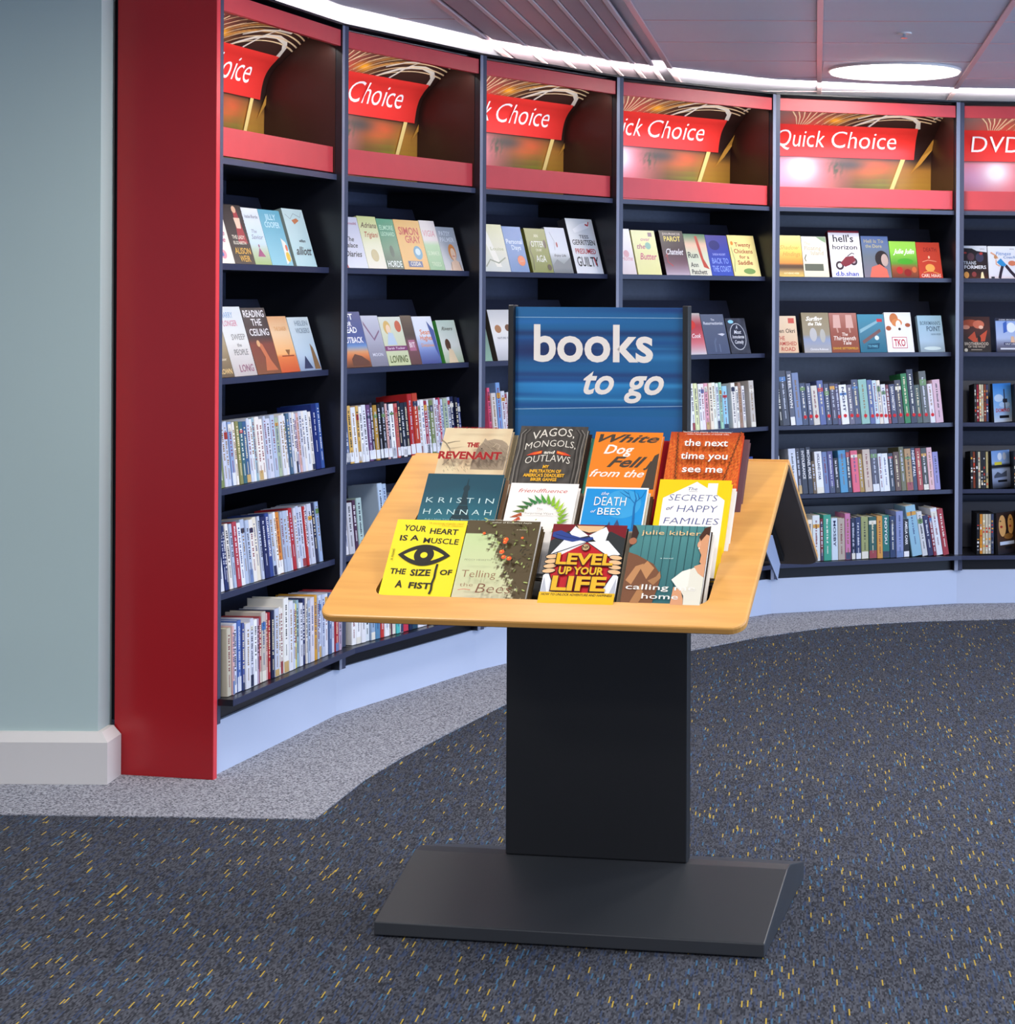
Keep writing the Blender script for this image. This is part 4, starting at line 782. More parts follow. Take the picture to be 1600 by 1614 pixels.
# turned cases in the film rows
for (k, u, h, lab, bg, items) in [
    (2, .165, .172, 'film case turned to show its sky-blue cover with a tower', bands((0, '#d8dce4'), (.2, '#a8c4e4'), (.6, '#7ab0e4'), (1, '#3f86d4')), [('e', .3, .62, .25, .1, '#c8dcf0'), ('e', .6, .45, .3, .08, '#b8d0ec'), ('s', [(.62, .3), (.6, .85)], .06, '#3a3a4a'), ('r', .52, .5, .76, .6, '#34343e'), ('t', 'DOMINO', .12, .26, .09, '#c83a34', .76), ('r', .3, .1, .82, .17, '#1c1c24')]),
    (3, .160, .168, 'film case turned to show its black and white cover with a yellow flash', bands((0, '#24262e'), (.2, '#8a94b0'), (.5, '#a8b4cc'), (.52, '#1c1e26'), (.62, '#24262e'), (.64, '#9ab4dc'), (1, '#7aa0d8')), [('e', .45, .84, .12, .1, '#dfe4ec'), ('e', .7, .84, .1, .1, '#c8ccd8'), ('r', .15, .62, .55, .7, '#d8c840'), ('p', [(.1, .34), (.3, .44), (.5, .38), (.8, .46), (.8, .3), (.1, .28)], '#4a5060'), ('r', .3, .16, .8, .22, '#15161c')]),
    (4, .172, .182, 'film case turned to show two women\'s faces in amber light', bands((0, '#24222c'), (.25, '#3c2c24'), (.4, '#4a2c1c'), (1, '#2c1c18')), [('e', .3, .68, .2, .26, '#d8a060'), ('e', .75, .7, .16, .24, '#d89a50'), ('e', .24, .66, .07, .03, '#a82a24'), ('e', .72, .66, .06, .03, '#b02c24'), ('e', .2, .8, .05, .015, '#2a1a14'), ('e', .75, .82, .05, .015, '#2a1a14'), ('s', [(.5, .95), (.55, .6), (.5, .35)], .12, '#2a1814'), ('e', .6, .42, .25, .07, '#8a5a28'), ('r', .12, .22, .9, .3, '#c8d0e0'), ('r', .4, .12, .76, .18, '#15161c')])]:
    A = simple_art(.13, h, bg, items)
    b = face_book(.13, h, .015, A, name='film_case', spine='#17181c', case=True, label='%s, %s shelf' % (lab, SHN[k]), cat='film case')
    place(b, 5, u, .03 if k < 4 else -.035, SH[k]+.001 if k == 4 else SH[k]-.001, lean=math.radians(4), yaw=math.radians(40))

# ------------------------------------------------------------------ display stand
OX, OY, YAW = -.464, 3.945, -.154
SM = Matrix.Translation((OX, OY, 0)) @ Matrix.Rotation(YAW, 4, 'Z')
st = empty('display_stand', label='double-sided wooden book display stand on a black column with a blue books to go sign', cat='display stand', mat=SM)
# base: low tent-shaped steel foot
bm = bmesh.new(); wb = .4175; wr = .4235
S = [(0, .0035), (0, .032), (.262, .108), (.30, .108), (.544, .042), (.544, .0035)]
half = lambda y: wb if y < .01 else (wr-.004 if y < .4 else wb-.004)
A_ = [bm.verts.new((-wb if j in (0, 5) else -(wb if j == 1 else .424 if j in (2, 3) else .418), y, z)) for j, (y, z) in enumerate(S)]
B_ = [bm.verts.new((wb if j in (0, 5) else (wb if j == 1 else .424 if j in (2, 3) else .418), y, z)) for j, (y, z) in enumerate(S)]
bm.faces.new(A_); bm.faces.new(B_[::-1])
for j in range(6): bm.faces.new((A_[j], B_[j], B_[(j+1) % 6], A_[(j+1) % 6]))
bmesh.ops.recalc_face_normals(bm, faces=bm.faces)
bmesh.ops.bevel(bm, geom=list(bm.edges), offset=.0025, segments=2, profile=.5, affect='EDGES')
bm_obj('base', bm, M['stand'], st)
box('column', (-.213, .199, .262, .300, .1085, .965), M['column'], st, bev=.003)

TL = .476
def tray_m(flip=False):
    if not flip: return Matrix.Translation((0, -.291, .725)) @ Matrix.Rotation(TL, 4, 'X')
    return Matrix.Translation((0, .712+.02, .72)) @ Matrix.Rotation(math.pi, 4, 'Z') @ Matrix.Rotation(.53, 4, 'X')
def tray_mesh(name, W2, L, t, op, mat, parent, mtx, rc=.03):
    """frame with rounded front corners and a rectangular opening; local x across, y up the slope, z out"""
    x0, x1, y0, y1 = op
    def rr(x0, x1, y0, y1, rf, rb, n=6):
        P = []
        for cx_, cy_, a0, r in ((x0+rf, y0+rf, 180, rf), (x1-rf, y0+rf, 270, rf), (x1-rb, y1-rb, 0, rb), (x0+rb, y1-rb, 90, rb)):
            for q in range(n+1):
                a = math.radians(a0+90*q/n); P.append((cx_+r*math.cos(a), cy_+r*math.sin(a)))
        return P
    O = rr(-W2, W2, 0, L, rc, .004); I = rr(x0, x1, y0, y1, .022, .008); n = len(O)
    bm = bmesh.new(); e = .004
    def ring(P, z, sh=0.0, sgn=1):
        return [bm.verts.new((x, y, z)) for x, y in P]
    def inset(P, d, cx_=0, cy_=L/2):
        return [(x-math.copysign(d, x-cx_)*(1 if abs(x-cx_) > 0 else 0), y-math.copysign(d, y-cy_)) for x, y in P]
    o_top = ring(inset(O, e), 0); o_1 = ring(inset(O, e*.3), -e*.3); o_2 = ring(O, -e); o_3 = ring(O, -t+e); o_4 = ring(inset(O, e), -t)
    i_top = ring(inset(I, -.0015), 0); i_1 = ring(I, -.0015); i_2 = ring(I, -t)
    def br(a, b):
        for j in range(n): bm.faces.new((a[j], a[(j+1) % n], b[(j+1) % n], b[j]))
    for a, b in ((i_top, o_top), (o_top, o_1), (o_1, o_2), (o_2, o_3), (o_3, o_4), (o_4, i_2), (i_2, i_1), (i_1, i_top)): br(a, b)
    bmesh.ops.recalc_face_normals(bm, faces=bm.faces)
    bm.normal_update()
    for f in bm.faces:
        if f.normal.z < -.7: f.material_index = 1
    o = bm_obj(name, bm, [mat, M['underside']], parent); o.matrix_local = mtx; return o
tr = tray_mesh('tray', .4245, .593, .018, (-.336, .342, .070, .560), M['wood'], st, tray_m()); tr['label'] = 'honey-coloured beech front tray with an opening for books'
rt = tray_mesh('tray', .4245, .555, .018, (-.336, .336, .070, .52), M['wood'], st, tray_m(True)); rt['label'] = 'rear tray seen from its dark underside'
def pan(mtx, L, dz=-.060):
    bm = bmesh.new(); a, b, c, d, z0, z1 = -.3355, .3415, .0705, L, dz, -.0185
    add_box(bm, a-.012, b+.012, c-.012, d+.01, z0, z0+.003)
    add_box(bm, a-.012, a-.0095, c-.012, d+.01, z0+.003, z1); add_box(bm, b+.0095, b+.012, c-.012, d+.01, z0+.003, z1)
    add_box(bm, a-.0095, b+.0095, c-.012, c-.0095, z0+.003, z1); add_box(bm, a-.0095, b+.0095, d+.008, d+.01, z0+.003, z1)
    o = bm_obj('pan', bm, M['column'], st); o.matrix_local = mtx; return o
pan(tray_m(), .545); pr = pan(tray_m(True), .50, -.034)
for (px, py) in ((.318, .34), (.318, .17)):
    o = disc('screw', .005, -.0365, -.034, M['chrome'], pr, 12, (-px, py))
# fin-like bracket plates under the trays
for ux in (-.36, .36):
    prism('bracket', [(.26, .835), (.405, .815), (.516, .735), (.48, .703), (.33, .784)], 'x', ux, ux+.003, M['metal'], st)
# sign: two dark channels holding a blue panel
for ux in (-.2125, .184):
    box('sign_post', (ux, ux+.0125, .262, .298, .93, 1.331), M['column'], st, bev=.0015)
box('sign_bar', (-.2, .184, .275, .286, .96, .985), M['column'], st)
sgn = box('sign_panel', (-.1995, .1835, .276, .284, .985, 1.327), M['column'], st)
SA = Art()
def sfn(X, Y):
    C = lerp3(c8('#15659f'), c8('#15659f'), Y)
    def bl(col, m): nonlocal C; C = C+(c8(col)-C)*np.clip(m, 0, 1)[..., None]
    st_ = np.zeros_like(Y)
    r = np.random.RandomState(3)
    for q in range(16):
        y0 = r.uniform(.35, 1); wd = r.uniform(.004, .03); x0 = r.uniform(-.3, 1.2)
        bl(['#0c4e94', '#3a9ad8', '#0a2f74', '#1c6cb4'][q % 4], np.exp(-((Y-y0)/wd)**2)*np.exp(-((X-x0)/.5)**2)*.8)
    bl('#12265c', np.exp(-((Y-.72)/.07)**2)*(.6+.4*np.sin(X*5+.5))*.95)
    bl('#0d1c50', np.exp(-((Y-.83)/.02)**2)*.6)
    bl('#16306c', np.exp(-((Y-.56)/.02)**2)*.7)
    bl('#2a90d8', np.exp(-((Y-.47)/.05)**2)*np.exp(-((X-.3)/.4)**2)*.8)
    bl('#0c4a90', np.exp(-((Y-.36)/.015)**2)*.8)
    bl('#4aa8e0', np.exp(-((Y-.40)/.01)**2)*.6)
    bl('#1a66a6', (Y < .30)*1.0)
    return C
SA.grid(-.1995, .985, .1835, 1.327, 40, 90, sfn)
SA.rect(-.1995, 1.3035, .1835, 1.3045, '#a8d0f0'); SA.poly([(-.1995, 1.0985), (.1835, 1.1095), (.1835, 1.1107), (-.1995, 1.0997)], '#a8d0f0')
SA.text('books', -.157, 1.208, .078, '#f4eee8', w=.272, bold=.022)
SA.text('to', -.043, 1.136, .056, '#f4eee8', w=.070, bold=.022, shear=.3)
SA.text('go', .050, 1.136, .057, '#f4eee8', w=.090, bold=.022, shear=.3)
SA.build('sign_print', sgn, M['matt_print'], fmap=lambda x, y, f: (x, .2757-f, y))

# ---- the twelve titles on the tray
BETA = math.radians(52)
C52 = (math.cos(BETA), math.sin(BETA))
def tray_point(l): return (-.291+l*math.cos(TL), .725+l*math.sin(TL))
DROP = [.045, .035, .03]; L0 = [.075, .21, .36]
def tray_book(tier, u, w, top, t, art, spine, label, page='page', copies=()):
    h = top+DROP[tier]; d, z = tray_point(L0[tier])
    yb = d-DROP[tier]*C52[0]; zb = z-DROP[tier]*C52[1]
    A = Art(w, w, 0, h); art(A, h/w)
    b = face_book(w, h, t, A, spine=spine, page=page, gloss='print', label=label, cat='book', group='titles on the display stand')
    mt = SM @ Matrix.Translation((u, yb, zb)) @ Matrix.Rotation(-(math.pi/2-BETA), 4, 'X')
    b.matrix_world = mt
    off = t+.0015
    for q, (dx, dh, tt, sc, pg, lb) in enumerate(copies):
        c = face_book(w, h+dh, tt, None, spine=sc, page=pg, gloss='print', label=lb, cat='book')
        c.matrix_world = mt @ Matrix.Translation((dx, off, 0)); off += tt+.001
    return b

def bgA(A, asp, fn, nx=26, ny=34): A.grid(0, -asp, 1, 0, nx, ny, fn)

def a_heart(A, asp):
    A.rect(0, -asp, 1, 0, '#f6e01c'); K = '#100e08'; f = 1.15
    T = lambda s, x0, x1, yt, yb, r=0: A.text(s, x0, -yb*f, (yb-yt)*f, K, w=x1-x0, bold=.012 if s == 'MUSCLE' else .028, rot=r)
    T('YOUR', .12, .44, .075, .15, -.05); T('HEART', .50, .90, .115, .185, -.03); T('IS A', .10, .37, .22, .29, .02); T('MUSCLE', .44, .94, .245, .315, -.03)
    T('THE', .08, .30, .67, .74, -.02); T('SIZE', .37, .65, .68, .76, .02); T('OF', .78, .95, .675, .74, .02); T('A', .20, .30, .83, .92); T('FIST', .39, .69, .85, .925, -.02)
    cx_, cy_ = .50, -.485*f
    def lens(rx, ry, n=18):
        up = [(cx_+rx*(2*i/n-1), cy_+ry*(1-abs(2*i/n-1)**1.9)) for i in range(n+1)]
        return up+[(x, 2*cy_-y) for x, y in up[::-1][1:-1]]
    A.poly(lens(.37, .165), K); A.poly(lens(.285, .10), '#f6e01c'); A.ell(cx_, cy_, .14, .135, K, 28); A.ell(cx_, cy_, .05, .045, '#f6e01c', 18)
    A.stroke([(.72, -.60*f), (.715, -.68*f), (.72, -.78*f), (.705, -.86*f), (.715, -.94*f), (.70, -1.0*f)], .03, K)
    A.text('"A stunning singular read', .46, -.055*f, .022, '#c8901c', w=.5, shear=.3); A.text('- Oscar Hijuelos', .62, -.085*f, .022, '#c8901c', w=.33, shear=.3)
    A.text('a novel', .075, -.56*f, .045, '#4a4210', w=.17, rot=1.57)
def a_bees(A, asp):
    def fn(X, Y):
        C = lerp3(c8('#d8d0ae'), c8('#c2d69a'), np.clip(Y*1.1, 0, 1))
        C = C+(c8('#d9c4ae')-C)*np.clip((.35-Y)*2.2*(1-X*.6), 0, 1)[..., None]
        n = noise2(X, Y, 9, 2)+.6*noise2(X, Y, 22, 5)+.4*noise2(X, Y, 40, 8)
        m = (X*1.15+(Y-.55)*.75+np.where(Y > .86, .6, 0))-.62
        k = np.clip((m*3+n*.55)*4, 0, 1)
        return C+(c8('#4a3a22')-C)*(k*.92)[..., None]
    bgA(A, asp, fn, 80, 110)
    r = random.Random(5)
    for q in range(150):
        x = r.uniform(.15, .97); y = -r.uniform(.0, 1.1)
        if x*1.15+(-y-1.15)*-1.0*.8 < 1.0 and y < -.14: continue
        A.ell(x, y, r.uniform(.012, .035), .009, r.choice(['#3c3420', '#5a5430', '#6e7a3c', '#a8b868', '#2e2818']), 8, r.uniform(0, 3.1))
    for x, y, s in ((.28, -.24, .022), (.60, -.33, .036), (.595, -.37, .03), (.82, -.30, .02), (.58, -.52, .035), (.62, -.60, .032), (.70, -.62, .034)):
        A.ell(x, y, s, s*.9, '#ee5a20', 16); A.ell(x-s*.3, y+s*.3, s*.35, s*.3, '#f8b050', 10)
    A.text('Three dozen awarded and cherished', .27, -.045, .018, '#e8e4d0', w=.68); A.text('author of Enchanted Apple', .36, -.085, .018, '#e8e4d0', w=.55)
    A.text('a novel', .72, -.19, .02, '#d8cca8', w=.15, shear=.4)
    A.text('PEGGY HESKETH', .10, -.67, .025, '#8a9070', w=.36)
    A.text('Telling', .10, -.92, .105, '#8a5a3c', w=.47, bold=-.01); A.text('the', .11, -1.06, .055, '#8a5a3c', w=.18, bold=-.01)
    A.text('Bees', .34, -1.15, .14, '#7a4a34', w=.48, bold=-.01, shear=.15)
    A.stroke([(.10, -1.115), (.18, -1.10), (.27, -1.11)], .008, '#c8503a')
def a_level(A, asp):
    A.rect(0, -asp, 1, 0, '#781420')
    K = '#15171a'; Wt = '#eceef2'; G = '#b8bcc6'
    A.poly([(0, -.26), (.22, -.10), (.5, -.18), (.80, -.10), (1, -.2), (1, -1.16), (0, -1.16)], '#2c3032')
    A.poly([(.30, -.02), (.72, -.02), (.66, -.10), (.52, -.135), (.38, -.10)], '#e2b888')
    A.stroke([(.30, 0), (.36, -.09), (.5, -.13), (.64, -.10), (.73, 0)], .014, K)
    A.poly([(.5, -.17), (.72, -.03), (.77, -.12), (.74, -.33), (.60, -.25)], Wt); A.poly([(.30, -.03), (.24, -.13), (.32, -.22), (.50, -.17)], Wt)
    A.stroke([(.5, -.17), (.60, -.25), (.73, -.34), (.77, -.11)], .010, K)
    A.poly([(.22, -.19), (.5, -.27), (.16, -.50), (.04, -.46)], Wt); A.poly([(.5, -.27), (.78, -.24), (.97, -.44), (.84, -.52)], Wt)
    A.poly([(.50, -.275), (.13, -.50), (.16, -.60), (.06, -.72), (.22, -1.08), (.82, -1.08), (.96, -.76), (.86, -.6), (.87, -.50)], '#bf1a26')
    A.stroke([(.04, -.47), (.5, -.268), (.86, -.51)], .012, K)
    A.poly([(.02, -.13), (.12, -.10), (.28, -.17), (.42, -.21), (.56, -.19), (.58, -.22), (.50, -.26), (.40, -.245), (.30, -.27), (.10, -.225), (.02, -.20)], '#27408a')
    A.stroke([(.06, -.16), (.2, -.20), (.38, -.225), (.5, -.21)], .008, '#17265a')
    for sx in (0, 1):
        fx = (lambda x: x) if sx == 0 else (lambda x: 1.0-x)
        A.poly([(fx(0), -.78), (fx(.06), -.72), (fx(.24), -1.08), (fx(0), -1.08)], Wt)
        A.poly([(fx(.02), -.80), (fx(.0), -1.08), (fx(.10), -1.08)], G); A.stroke([(fx(.06), -.72), (fx(.235), -1.08)], .012, K)
        for q in range(4):
            yy = -.50-.072*q; A.ell(fx(.075-.004*q), yy, .095, .040, K, 16, .12 if sx == 0 else -.12); A.ell(fx(.075-.004*q), yy, .085, .031, '#e8bc8c', 16, .12 if sx == 0 else -.12)
    A.ell(.50, -.36, .058, .055, '#3a2a20', 20); A.ell(.50, -.36, .048, .045, '#c8a878', 20); A.text('NF', .46, -.38, .042, '#3a2a20', w=.08, bold=.02)
    for s, x0, x1, yb, h in (('LEVEL', .14, .90, -.615, .155), ('UP YOUR', .20, .80, -.765, .105), ('LIFE', .14, .86, -1.0, .195)):
        A.text(s, x0-.012, yb-.012, h*1.03, '#3a0c10', w=x1-x0+.01, bold=.06); A.text(s, x0, yb, h, '#e6b42c', w=x1-x0, bold=.035)
    A.rect(0, -1.18, 1, -1.035, '#f0bc20'); A.text('HOW TO UNLOCK ADVENTURE AND HAPPINESS', .03, -1.085, .032, K, w=.94, shear=.25, bold=.02)
    A.rect(0, -asp, 1, -1.18, '#f0bc20')
def a_home(A, asp):
    bgA(A, asp, lambda X, Y: lerp3(c8('#2f6268'), c8('#4f8a8a'), np.clip(Y*1.3-.2+.04*np.sin(X*40), 0, 1)))
    for q in range(9): A.stroke([(.16+.095*q, 0), (.158+.095*q, -.9)], .007, '#24484e')
    A.poly([(0, 0), (.04, -.02), (.09, -.12), (.06, -.26), (.0, -.34)], '#3a2420'); A.ell(.03, -.24, .05, .05, '#a86a4c', 14)
    A.poly([(0, -.40), (.12, -.44), (.34, -.56), (.46, -.72), (.44, -.9), (.38, -1.2), (0, -1.2)], '#7a5038')
    A.poly([(.18, -.62), (.26, -.52), (.36, -.62), (.28, -.78)], '#c08a5c'); A.poly([(.02, -.80), (.12, -.60), (.22, -.56), (.10, -.86)], '#c08a5c'); A.poly([(.30, -.80), (.40, -.74), (.44, -.66), (.46, -.76), (.38, -.86)], '#a87850')
    A.poly([(.12, -1.1), (.22, -.85), (.28, -1.0), (.18, -1.2)], '#b07c50')
    A.poly([(1, -.05), (.94, -.08), (.88, -.18), (.88, -.32), (.93, -.42), (.92, -.52), (1, -.60)], '#d89c74'); A.poly([(1, 0), (.93, -.03), (.87, -.16), (.90, -.22), (.96, -.12), (1, -.14)], '#4a2c20')
    A.ell(.885, -.27, .022, .045, '#e2a884', 12); A.ell(.89, -.325, .01, .012, '#f4f0e4', 10)
    A.poly([(.62, -.80), (.72, -.70), (.86, -.60), (1, -.64), (1, -1.25), (.80, -1.25), (.78, -1.0), (.70, -.88)], '#e2dfd0'); A.poly([(.60, -.78), (.72, -.66), (.82, -.62), (.82, -.86), (.74, -.96)], '#edeadf')
    A.poly([(.86, -.585), (.95, -.545), (1, -.56), (1, -.74), (.92, -.68)], '#dca27c')
    A.poly([(.64, -.88), (.74, -.93), (.78, -1.05), (.80, -1.25), (.62, -1.25)], '#d89c74')
    A.text('julie kibler', .13, -.145, .062, '#ecc48c', w=.76); A.text('a novel', .42, -.49, .018, '#cfe0dc', w=.16)
    A.text('calling me', .04, -.93, .072, '#f2efe8', w=.88, bold=.005); A.text('home', .26, -1.055, .072, '#f2efe8', w=.46, bold=.005)
def a_kristin(A, asp):
    bgA(A, asp, lambda X, Y: lerp3(c8('#1f7080'), c8('#0f4658'), np.clip((1-Y)*-1.2+1.1*Y+.3*np.abs(X-.5)+.15, 0, 1)*np.ones_like(X)))
    D = '#0b2f3a'
    A.poly([(.545, -.07), (.555, -.07), (.56, -.16), (.585, -.18), (.59, -.23), (.575, -.25), (.60, -.42), (.64, -.56), (.72, -.82), (.60, -.82), (.57, -.70), (.52, -.70), (.46, -.82), (.36, -.82), (.46, -.56), (.51, -.42), (.52, -.25), (.505, -.22), (.515, -.18), (.54, -.16)], D)
    for q in range(5): A.stroke([(.50-.03*q, -.46-.07*q), (.61+.02*q, -.46-.07*q)], .006, '#175462')
    A.text('K R I S T I N', .06, -.43, .075, '#c6e2e2', w=.88, bold=-.008); A.text('H A N N A H', .06, -.60, .075, '#c6e2e2', w=.88, bold=-.008)
    A.text('A # 1 New York Times Bestselling Author', .10, -.685, .022, '#8fc0c4', w=.82)
def a_friend(A, asp):
    A.rect(0, -asp, 1, 0, '#f1ede8')
    A.text('friendfluence', .13, -.155, .062, '#c8504c', w=.72, shear=.3)
    cx_, cy_, R = .52, -.62, .33
    cs = ['#8a2c20', '#a83c24', '#c04a28', '#a8502c', '#6a7a34', '#3a6a2c', '#2c6a34', '#2f7a3c', '#3a8a44', '#4a9a34', '#6aa82c', '#84b82c', '#98c42c', '#a8cc34', '#8ab428', '#7aa828']
    for q in range(19):
        a = math.radians(205-q*13.2); c = cs[min(q, 15)]
        for dr, da, s in ((0, 0, 1), (.045, .10, .85)):
            x, y = cx_+(R+dr)*math.cos(a+da), cy_+(R+dr)*math.sin(a+da); ux, uy = math.cos(a+.5), math.sin(a+.5)
            A.poly([(x-.05*uy*s*.6-.05*ux, y+.05*ux*s*.6-.05*uy), (x+.085*ux*s, y+.085*uy*s), (x+.05*uy*s*.6-.05*ux, y-.05*ux*s*.6-.05*uy)], c)
    A.text('The', .46, -.46, .03, '#9a948c', w=.09); A.text('Surprising Ways', .30, -.535, .03, '#9a948c', w=.42)
def a_death(A, asp):
    A.rect(0, -asp, 1, 0, '#e8f0f4'); A.rect(.02, -asp, .98, -.03, '#1b8fd4')
    A.ell(.62, -.30, .30, .26, '#3a9fd8', 24)
    T = '#1668a8'
    A.stroke([(.86, -1.0), (.84, -.6), (.82, -.35), (.83, -.2)], .05, T, .02)
    for p in ([(.83, -.3), (.74, -.2), (.68, -.06)], [(.83, -.26), (.92, -.16), (.96, -.05)], [(.74, -.2), (.64, -.14), (.55, -.08)], [(.83, -.2), (.80, -.12), (.78, -.05)], [(.88, -.2), (.84, -.1)], [(.70, -.12), (.60, -.05)]): A.stroke(p, .016, T, .005)
    A.poly([(.44, -.72), (.47, -.62), (.50, -.72)], '#3c4a72'); A.poly([(.54, -.72), (.59, -.58), (.65, -.72)], '#3c4a72')
    A.poly([(0.02, -.80), (.3, -.72), (.6, -.70), (.98, -.78), (.98, -asp), (.02, -asp)], '#1272b4')
    A.text('the', .27, -.15, .06, '#f4f4ee', w=.12, shear=.4); A.text('DEATH', .18, -.34, .155, '#f4f4ee', w=.50, bold=-.005); A.text('of', .15, -.47, .05, '#f4f4ee', w=.08, shear=.4); A.text('BEES', .26, -.505, .12, '#f4f4ee', w=.36, bold=0)
def a_secret(A, asp):
    A.rect(0, -asp, 1, 0, '#f6cc12')
    A.poly([(.09, -asp), (.08, -.30), (.52, -.03), (.68, -.13), (.68, -.05), (.82, -.05), (.82, -.23), (.94, -.32), (.94, -asp)], '#f3efe8')
    B = '#3f4f8f'
    A.text('The', .41, -.17, .05, B, w=.13, shear=.15); A.stroke([(.43, -.19), (.55, -.19)], .004, B)
    for s, x0, x1, y, h in (('SECRETS', .16, .84, -.34, .10), ('HAPPY', .30, .86, -.52, .11), ('FAMILIES', .14, .90, -.71, .10)): A.text(s, x0, y, h, B, w=x1-x0, shear=.12, bold=-.015)
    A.text('of', .15, -.49, .06, B, w=.10, shear=.4)
def a_revenant(A, asp):
    bgA(A, asp, lambda X, Y: lerp3(c8('#e6d6b0'), c8('#d8be98'), np.clip(.5+.4*noise2(X, Y, 3, 9)+.4*(X-.5), 0, 1)))
    def fn(X, Y):
        m = np.clip(1.15-np.hypot((X-.55)/.5, (Y-.35)/.62), 0, 1)*2
        n = .5+.5*noise2(X, Y, 26, 3)
        return c8('#8a7a68')+(c8('#cdb896')-c8('#8a7a68'))*np.clip(1.1-m*(.5+.6*n), 0, 1)[..., None]
    P = [(.50, -.55), (.54, -.34), (.60, -.24), (.62, -.17), (.66, -.21), (.76, -.18), (.88, -.20), (.96, -.26), (.99, -.30), (.99, -.70), (.50, -.70)]
    A.poly(P, '#a08e78'); r = random.Random(4)
    for q in range(120):
        x = r.uniform(.56, .97); y = -r.uniform(.25, .68); A.stroke([(x, y), (x+.03, y-.012), (x+.055, y-.04)], .003, r.choice(['#6e604e', '#887860', '#b8a68c', '#5e5244']))
    A.stroke([(.80, -.38), (.84, -.32), (.90, -.35), (.88, -.42)], .008, '#c8b498'); A.ell(.64, -.41, .014, .01, '#3a3026', 8)
    for p in ([(.02, -.27), (.10, -.33), (.17, -.42), (.22, -.58), (.30, -.72)], [(.12, -.33), (.22, -.30), (.30, -.29)], [(.20, -.6), (.12, -.7)]): A.stroke(p, .022, '#8c7c66', .008)
    for q in range(24):
        x = r.uniform(.15, .5); y = -r.uniform(.62, .8); A.stroke([(x, y), (x+.02, y-.03)], .004, '#6e604e')
    R = '#a01018'
    A.text('SOON TO BE A MAJOR MOTION PICTURE', .17, -.085, .024, R, w=.66, bold=.02)
    A.text('THE', .42, -.40, .07, R, w=.18, bold=.06); A.text('REVENANT', .04, -.60, .115, R, w=.92, bold=.04)
def a_vagos(A, asp):
    bgA(A, asp, lambda X, Y: lerp3(c8('#3a3632'), c8('#5a5550'), np.clip(.5+.5*noise2(X, Y, 7, 6), 0, 1)), 30, 36)
    for sx in (0, 1):
        f = (lambda x: x) if sx == 0 else (lambda x: 1-x)
        for q, c in ((.03, '#8a847c'), (.055, '#2a2724'), (.085, '#6e6862'), (.11, '#2e2b28')):
            A.stroke([(f(q+.06), -.06), (f(q), -.14), (f(q+.015), -.4), (f(q), -.7), (f(q+.01), -1.0)], .012, c)
    Wt = '#e8e2d4'
    A.text('VAGOS,', .20, -.22, .135, Wt, w=.62, bold=.0, arc=.05); A.text('MONGOLS,', .13, -.40, .11, Wt, w=.74, bold=-.005, arc=.05)
    A.text('and', .42, -.475, .05, Wt, w=.16, bold=.03, shear=.1)
    for sx in (0, 1):
        f = (lambda x: x) if sx == 0 else (lambda x: 1-x)
        A.poly([(f(.17), -.51), (f(.27), -.455), (f(.39), -.425), (f(.39), -.475), (f(.30), -.50)], '#e0482c'); A.poly([(f(.26), -.487), (f(.38), -.435), (f(.38), -.46)], '#f8a030')
    A.text('OUTLAWS', .17, -.655, .115, Wt, w=.66, bold=-.005, arc=.045)
    Y_ = '#f0b428'
    A.text('MY', .45, -.725, .05, Y_, w=.09, bold=.035); A.text('INFILTRATION OF', .27, -.80, .05, Y_, w=.46, bold=.035); A.text("AMERICA'S DEADLIEST", .19, -.87, .05, Y_, w=.60, bold=.035); A.text('BIKER GANGS', .31, -.94, .05, Y_, w=.38, bold=.035)
def a_dog(A, asp):
    A.rect(0, -asp, 1, 0, '#ee8424'); G = '#4a4138'; Wt = '#f3ece4'
    A.text('White', .06, -.175, .13, G, w=.90, shear=.45, bold=.025); A.text('Dog', .17, -.375, .15, Wt, w=.44, shear=.3, bold=.02)
    A.text('Fell', .25, -.60, .17, G, w=.58, shear=.5, bold=.025); A.text('from the', .02, -.77, .12, Wt, w=.80, shear=.4, bold=.012)
    A.poly([(.99, -.36), (.93, -.40), (.90, -.50), (.86, -.62), (.84, -.80), (.80, -.97), (.99, -.97)], G); A.stroke([(.9, -.5), (.84, -.62), (.80, -.64)], .03, G)
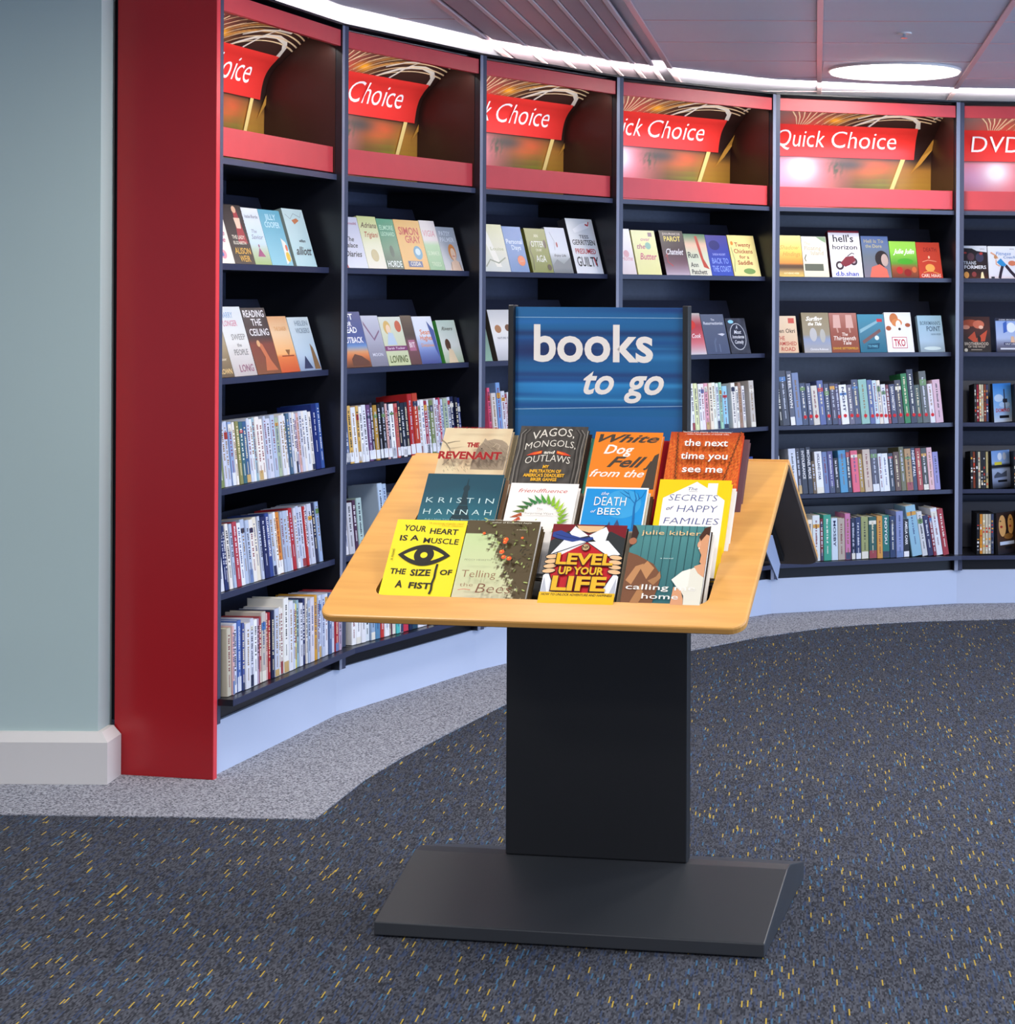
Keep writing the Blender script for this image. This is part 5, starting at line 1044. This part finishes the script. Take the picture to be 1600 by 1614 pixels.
def a_next(A, asp):
    def fn(X, Y):
        n = .5+.35*noise2(X, Y, 16, 3)+.35*noise2(X, Y, 30, 11)+.2*noise2(X, Y, 46, 21)
        C = lerp3(c8('#c8421c'), c8('#f08c34'), np.clip(n, 0, 1))
        d = np.clip((noise2(X, Y, 24, 17)-.15)*2.2, 0, 1)*np.clip(1.15-Y*.9, 0, 1)
        C = C+(c8('#5a2414')-C)*(d*.75)[..., None]
        t = np.clip((Y-.86)*7, 0, 1)
        return C+(c8('#a8381c')-C)*(t*.7)[..., None]
    bgA(A, asp, fn, 90, 100)
    for x0, x1 in ((.10, .17), (.97, .82)):
        n = 24
        for q in range(n): 
            t = q/n; A.ell(x0+(x1-x0)*t, -.02-.82*t, .011, .020, '#3c2418', 10, .5 if q % 2 else -.5); A.ell(x0+(x1-x0)*t, -.02-.82*t, .005, .011, '#c86428', 8, .5 if q % 2 else -.5)
    Wt = '#f8f2ea'
    A.text('"Haunting, gritty, gripping ... fearfully entertaining."', .18, -.055, .02, Wt, w=.68); A.text('- Gillian Flynn, author of GONE GIRL', .22, -.09, .018, Wt, w=.60)
    for s, x0, x1, y in (('the next', .22, .82, -.27), ('time you', .20, .84, -.48), ('see me', .25, .80, -.69)):
        A.text(s, x0+.006, y-.006, .105, '#7a2c14', w=x1-x0, bold=.03); A.text(s, x0, y, .105, Wt, w=x1-x0, bold=.015)

cp = lambda dx, dh, t, c, pg, l: (dx, dh, t, c, pg, l)
tray_book(0, -.324, .148, .172, .014, a_heart, '#f6e01c', 'bright yellow paperback with a black weeping eye, front left on the display stand')
tray_book(0, -.174, .150, .174, .020, a_bees, '#5a4a30', 'Telling the Bees, cream book with orange tree and oranges, on the display stand', 'page_white', [cp(.002, -.004, .012, '#5a4628', 'page', 'brown-edged book right behind Telling the Bees on the display stand')])
tray_book(0, .004, .152, .170, .014, a_level, '#15171a', 'Level Up Your Life, red book with a man tearing open his shirt', 'page', [cp(.008, -.004, .014, '#b8a890', 'page', 'pale tan-edged book right behind Level Up Your Life')])
tray_book(0, .168, .158, .172, .022, a_home, '#3c3028', 'calling me home, teal book with a white-bloused woman, front right on stand', 'page_white', [cp(.004, -.004, .012, '#e8e2d8', 'page_white', 'pale book right behind calling me home')])
tray_book(1, -.308, .166, .197, .013, a_kristin, '#0f4658', 'dark teal book lettered KRISTIN HANNAH with a tower, middle row left on the stand', 'page', [cp(.008, -.004, .016, '#8a6a50', 'page', 'brown book right behind the dark teal KRISTIN HANNAH book')])
tray_book(1, -.123, .145, .178, .018, a_friend, '#f1ede8', 'friendfluence, white book with a wreath of red and green leaves', 'page_white', [cp(.006, -.010, .012, '#6a5a4a', 'page', 'brown-edged book right behind the white friendfluence book')])
tray_book(1, .038, .133, .172, .022, a_death, '#d8e0e0', 'The Death of Bees, bright blue book with a bare tree', 'page', [cp(.006, -.006, .010, '#5a4030', 'page', 'dark brown-edged book right behind The Death of Bees')])
tray_book(1, .192, .150, .194, .016, a_secret, '#f6cc12', 'The Secrets of Happy, yellow book with a white house shape', 'page_white', [cp(.008, -.008, .012, '#e8e4e0', 'page_white', 'white-edged book right behind the yellow house book')])
tray_book(2, -.321, .152, .219, .014, a_revenant, '#d8be98', 'The Revenant, tan book with a bear drawing, back left on the stand', 'page_white', [cp(.010, -.006, .020, '#a89878', 'page', 'tan-edged book right behind The Revenant')])
tray_book(2, -.152, .150, .227, .016, a_vagos, '#3a3632', 'Vagos, Mongols, and Outlaws, charcoal book with flames, on the stand', 'page', [cp(.006, -.008, .014, '#3c2c24', 'page', 'dark brown-edged book right behind the charcoal Vagos book')])
tray_book(2, .017, .148, .215, .016, a_dog, '#ee8424', 'White Dog Fell from the, orange book in brush lettering on the stand', 'page_white', [cp(-.012, -.006, .008, '#3f9a8a', 'page_white', 'teal-edged book right behind the orange White Dog book'), cp(.014, -.003, .010, '#b8202c', 'page', 'red-edged book two behind the orange White Dog book')])
tray_book(2, .182, .158, .218, .012, a_next, '#c8421c', 'the next time you see me, orange book with two chains, back right on the stand', 'page_white', [cp(.012, -.008, .014, '#6a4a50', 'page', 'mauve-edged book right behind the orange chain book')])
